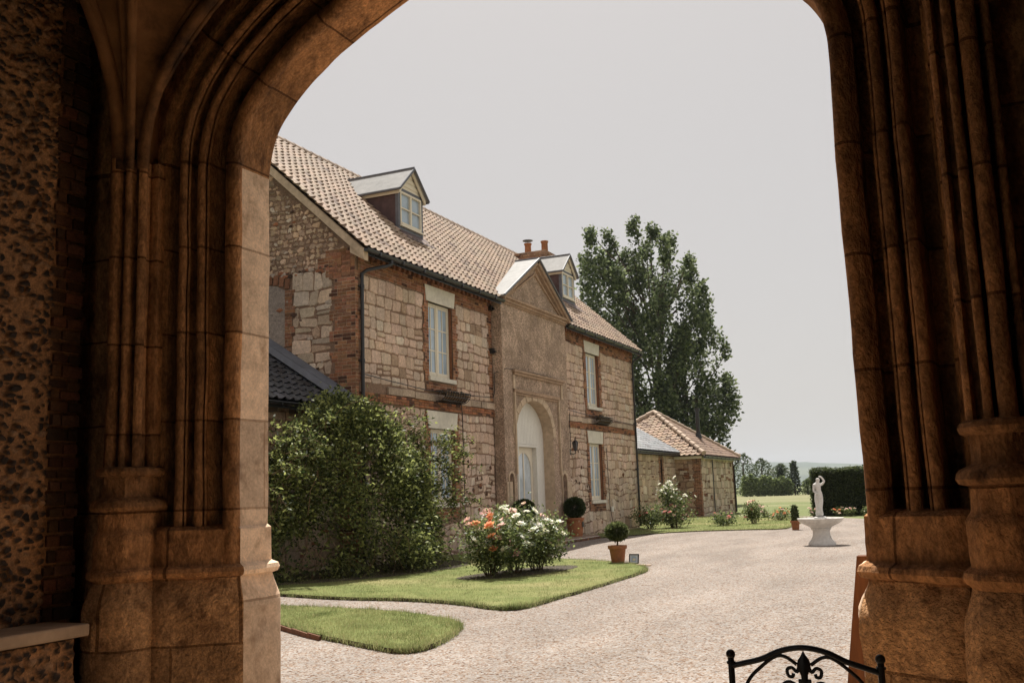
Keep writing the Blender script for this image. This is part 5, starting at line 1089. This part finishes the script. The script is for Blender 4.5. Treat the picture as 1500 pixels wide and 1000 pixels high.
# sign in its small frame
sg = thing('framed_sign', 'small black framed picture card standing on the gravel beside the lollipop pot', 'sign', (-6.07, 18.49, 0)); sg.rotation_euler = (0, 0, R(-4)); sg_l = Vector((-6.07, 18.49, 0))
def child_local(mb, name, m, parent): o = mb.build(name, m); o.parent = parent; return o
mb = MB(); w_, h_ = .10, .215; tl = .05; Y = lambda z: .02+tl*z/h_
for x0, x1, z0, z1 in ((-w_, -w_+.018, .03, h_), (w_-.018, w_, .03, h_), (-w_+.018, w_-.018, .03, .048), (-w_+.018, w_-.018, h_-.018, h_)):
    mb.hexa([(x0, Y(z0)-.012, z0), (x1, Y(z0)-.012, z0), (x1, Y(z0)+.008, z0), (x0, Y(z0)+.008, z0), (x0, Y(z1)-.012, z1), (x1, Y(z1)-.012, z1), (x1, Y(z1)+.008, z1), (x0, Y(z1)+.008, z1)])
mb.tube([(-.05, .02, .0), (-.05, .07, .19)], .006, 5); mb.tube([(.05, .02, .0), (.05, .07, .19)], .006, 5); mb.tube([(0, .16, 0), (0, .068, .2)], .006, 5); mb.box(-.07, .07, -.01, .03, .018, .03); child_local(mb, 'frame', M['black'], sg)
mb = MB()
def cardq(x0, x1, z0, z1, c, e=.0): mb.quad((x0, Y(z0)-.004-e, z0), (x1, Y(z0)-.004-e, z0), (x1, Y(z1)-.004-e, z1), (x0, Y(z1)-.004-e, z1), c)
cardq(-w_+.018, w_-.018, .048, h_-.018, (.55, .60, .66)); cardq(-.045, .05, .075, .16, (.30, .40, .52), .002); cardq(-.025, .035, .09, .135, (.62, .58, .42), .003); cardq(-.05, .03, .168, .18, (.35, .42, .5), .002); child_local(mb, 'card', M['paper'], sg)
mb = MB()
for k in range(3): mb.box(-5.98+k*.1, -5.90+k*.1, 18.30+.02*k, 18.42+.02*k, .0, .035-.006*k)
tag(mb.build('edging_stone', M['dressed']), 'short row of flat grey edging stones at the lawn tip by the sign', 'edging stone')
# wall lantern and hay racks
ln = thing('wall_lantern', 'black carriage lantern on the stone wall right of the porch', 'lantern', (FX, 29.4, 2.7)); bx = FX+.02
mb = MB(); mb.box(bx, bx+.05, 29.27, 29.39, 2.58, 2.78); mb.tube([(bx+.04, 29.33, 2.64), (bx+.16, 29.33, 2.60), (bx+.22, 29.4, 2.64), (bx+.2, 29.42, 2.70)], .014, 6); mb.build('bracket', M['black'], ln)
mb = MB(); lc = (bx+.2, 29.42, 2.70); mb.lathe([(.04, 0), (.05, .02)], lc, 6); mb.lathe([(.11, .26), (.06, .32), (.02, .34), (.025, .37), (.003, .39)], lc, 6)
for k in range(6): a = 2*math.pi*k/6; mb.tube([(lc[0]+.05*math.cos(a), lc[1]+.05*math.sin(a), lc[2]+.02), (lc[0]+.10*math.cos(a), lc[1]+.10*math.sin(a), lc[2]+.26)], .009, 4)
mb.build('cage', M['black'], ln); mb = MB(); mb.lathe([(.045, .02), (.094, .258)], lc, 6, cap=False); mb.build('panes', M['glassdark'], ln)
def hay_rack(y0, y1, label):
    t = thing('hay_rack_planter', label, 'wall planter', (FX, (y0+y1)/2, 3.65), 'hay rack planters under the upper windows'); mb = MB(); zt, zb, dp_ = 3.92, 3.68, .30; x = FX+.085
    def sec(s, y): return (x+dp_*math.sin(s*math.pi/2)**.8, y, zb-.02+(zt-zb)*(1-math.cos(s*math.pi/2))*1.0)
    y = y0
    while y <= y1+.001: mb.tube([sec(q/6, y) for q in range(7)], .009, 5); y += (y1-y0)/10
    for q in (0, 2, 4, 6): mb.tube([sec(q/6, y0), sec(q/6, y1)], .010, 5)
    mb.tube([(x, y0, zt), (x, y1, zt)], .01, 5); [mb.tube([(x, yy, zt), sec(1, yy)], .01, 5) for yy in (y0, y1)]; mb.build('wire_frame', M['black'], t)
    G = np.array([[np.array(sec(q/6, yy))+np.array((-.015, 0, .012)) for q in range(6)] for yy in np.linspace(y0+.02, y1-.02, 14)]); sheet('coir_liner', G, M['coir'], t, sharp=60)
    g = np.random.default_rng(int(y0*10)); P = np.column_stack([g.uniform(x+.03, x+.25, 260), g.uniform(y0, y1, 260), g.uniform(3.80, 3.93, 260)]); leafcloud('dry_plants', P, .07, M['leaf'], t, (.06, .05, .03), (.13, .10, .05), .35, 0, .4, 5)
hay_rack(20.72, 21.95, 'black wire hay rack planter under the upper window left of the porch'); hay_rack(31.5, 32.72, 'black wire hay rack planter under the upper window right of the porch')
# wooden board against the right pier, outside
bd = thing('sandwich_board', 'plain varnished wooden board standing outside against the right gateway pier', 'board', (-.25, 4.85, 0))
for nm, ya, yb in (('front_panel', 4.86, 4.70), ('back_panel', 4.91, 5.10)):
    mb = MB(); mb.hexa([(-.675, yb-.015, 0), (.14, yb-.015, 0), (.14, yb+.015, 0), (-.675, yb+.015, 0), (-.528, ya-.015, 1.075), (.0, ya-.015, 1.075), (.0, ya+.015, 1.075), (-.528, ya+.015, 1.075)]); mb.build(nm, M['wood'], bd)
# the iron chair
CH = Vector((-.445, 2.7, 0)); chr_ = thing('garden_chair', 'black wrought iron garden chair with a fleur de lis back, just inside the arch', 'chair', tuple(CH))
def cp(dx, dz, dy=0.): return (CH.x+dx, CH.y+dy+.10*max(0, -dz)*0, .990+dz)
def cr(P, k=5):      # smooth curve through points
    out = []
    for i in range(len(P)-1):
        a, b = Vector(P[i]), Vector(P[i+1]); pm = Vector(P[max(0, i-1)]); pn = Vector(P[min(len(P)-1, i+2)])
        for t in range(k): t /= k; out.append(.5*((2*a)+(b-pm)*t+(2*pm-5*a+4*b-pn)*t*t+(3*a-pm-3*b+pn)*t**3))
    return out+[Vector(P[-1])]
mb = MB()
for s in (-1, 1):
    mb = MB(); xx = s*.186; mb.tube([cp(xx, -.03), cp(xx*1.0, -.2), cp(xx, -.55, -.02)], .0085, 8); mb.sphere(cp(xx, -.022), .0125, 8); mb.tube([cp(xx, -.046), cp(xx, -.040)], .012, 8)
    mb.build('back_post', M['black'], chr_, smooth=50)
mb = MB(); mb.tube(cr([cp(-.186, -.052), cp(-.15, -.043), cp(-.105, -.031), cp(-.055, -.009), cp(0, 0), cp(.055, -.009), cp(.105, -.031), cp(.15, -.045), cp(.186, -.056)]), .0075, 8)
mb.build('back_rail', M['black'], chr_, smooth=50)
mb = MB(); mb.tube([cp(-.186, -.34), cp(.186, -.34)], .007, 8); mb.build('lower_rail', M['black'], chr_, smooth=50)
mb = MB()
for s in (-1, 1):
    mb.tube(cr([cp(s*.172, -.30), cp(s*.165, -.16), cp(s*.145, -.09), cp(s*.105, -.048), cp(s*.07, -.024), cp(s*.045, -.024), cp(s*.018, -.042)]), .0048, 7)
    mb.tube(cr([cp(s*.012, -.045), cp(s*.018, -.06), cp(s*.03, -.05), cp(s*.042, -.055), cp(s*.040, -.07), cp(s*.03, -.072), cp(s*.027, -.064)]), .0046, 7)
    mb.tube(cr([cp(s*.01, -.1), cp(s*.04, -.085), cp(s*.06, -.1), cp(s*.05, -.125), cp(s*.034, -.115)]), .0045, 7); mb.tube(cr([cp(s*.01, -.1), cp(s*.05, -.17), cp(s*.1, -.2), cp(s*.12, -.26), cp(s*.08, -.29), cp(s*.06, -.25)]), .0045, 7)
mb.build('scroll', M['black'], chr_, smooth=50)
mb = MB(); fl = [(0, -.008), (.006, -.02), (.0135, -.03), (.0165, -.042), (.013, -.055), (.008, -.068), (.0075, -.078), (.005, -.10)]
P = [cp(x, z, -.006) for x, z in fl]+[cp(-x, z, -.006) for x, z in fl[:0:-1]]
mb.add(P+[cp(0, -.042, -.013)]+[(p[0], p[1]+.012, p[2]) for p in P], [[(i+1) % len(P), i, len(P)] for i in range(len(P))]+[[len(P)+1+i for i in range(len(P))]]+[[i, (i+1) % len(P), len(P)+1+(i+1) % len(P), len(P)+1+i] for i in range(len(P))])
mb.tube([cp(-.0155, -.083), cp(.0155, -.083)], .006, 8); mb.tube([cp(-.011, -.094), cp(.011, -.094)], .0045, 8); mb.tube([cp(0, -.1), cp(0, -.34)], .005, 6); mb.build('fleur_de_lis', M['black'], chr_, smooth=50)
mb = MB(); mb.lathe([(.01, .448), (.195, .45), (.205, .455), (.195, .462), (.01, .46)], (CH.x, CH.y+.21, 0), 28); mb.build('seat', M['black'], chr_, smooth=50)
for sx, yy in ((-.17, .02), (.17, .02), (-.15, .38), (.15, .38)):
    mb = MB(); mb.tube([(CH.x+sx*.95, CH.y+yy, .45), (CH.x+sx*1.05, CH.y+yy+(.03 if yy > .2 else -.03), .2), (CH.x+sx*1.2, CH.y+yy+(.05 if yy > .2 else -.06), .008)], .009, 7); mb.build('leg', M['black'], chr_, smooth=50)

# the air: one even box of thin haze round everything
mb = MB(); mb.box(-6000, 6000, -150, 6800, -1.2, 200); hz_ = mb.build('haze', bpy.data.materials.new('haze_air')); tag(hz_, 'thin summer haze that pales the distant wooded hill', 'haze', kind='stuff')
hm = hz_.data.materials[0]; hm.use_nodes = True; hn = hm.node_tree.nodes; hn.clear(); ho = hn.new('ShaderNodeOutputMaterial'); hv = hn.new('ShaderNodeVolumePrincipled')
hv.inputs['Color'].default_value = (.80, .88, .97, 1); hv.inputs['Density'].default_value = .00012; hm.node_tree.links.new(hv.outputs[0], ho.inputs['Volume'])
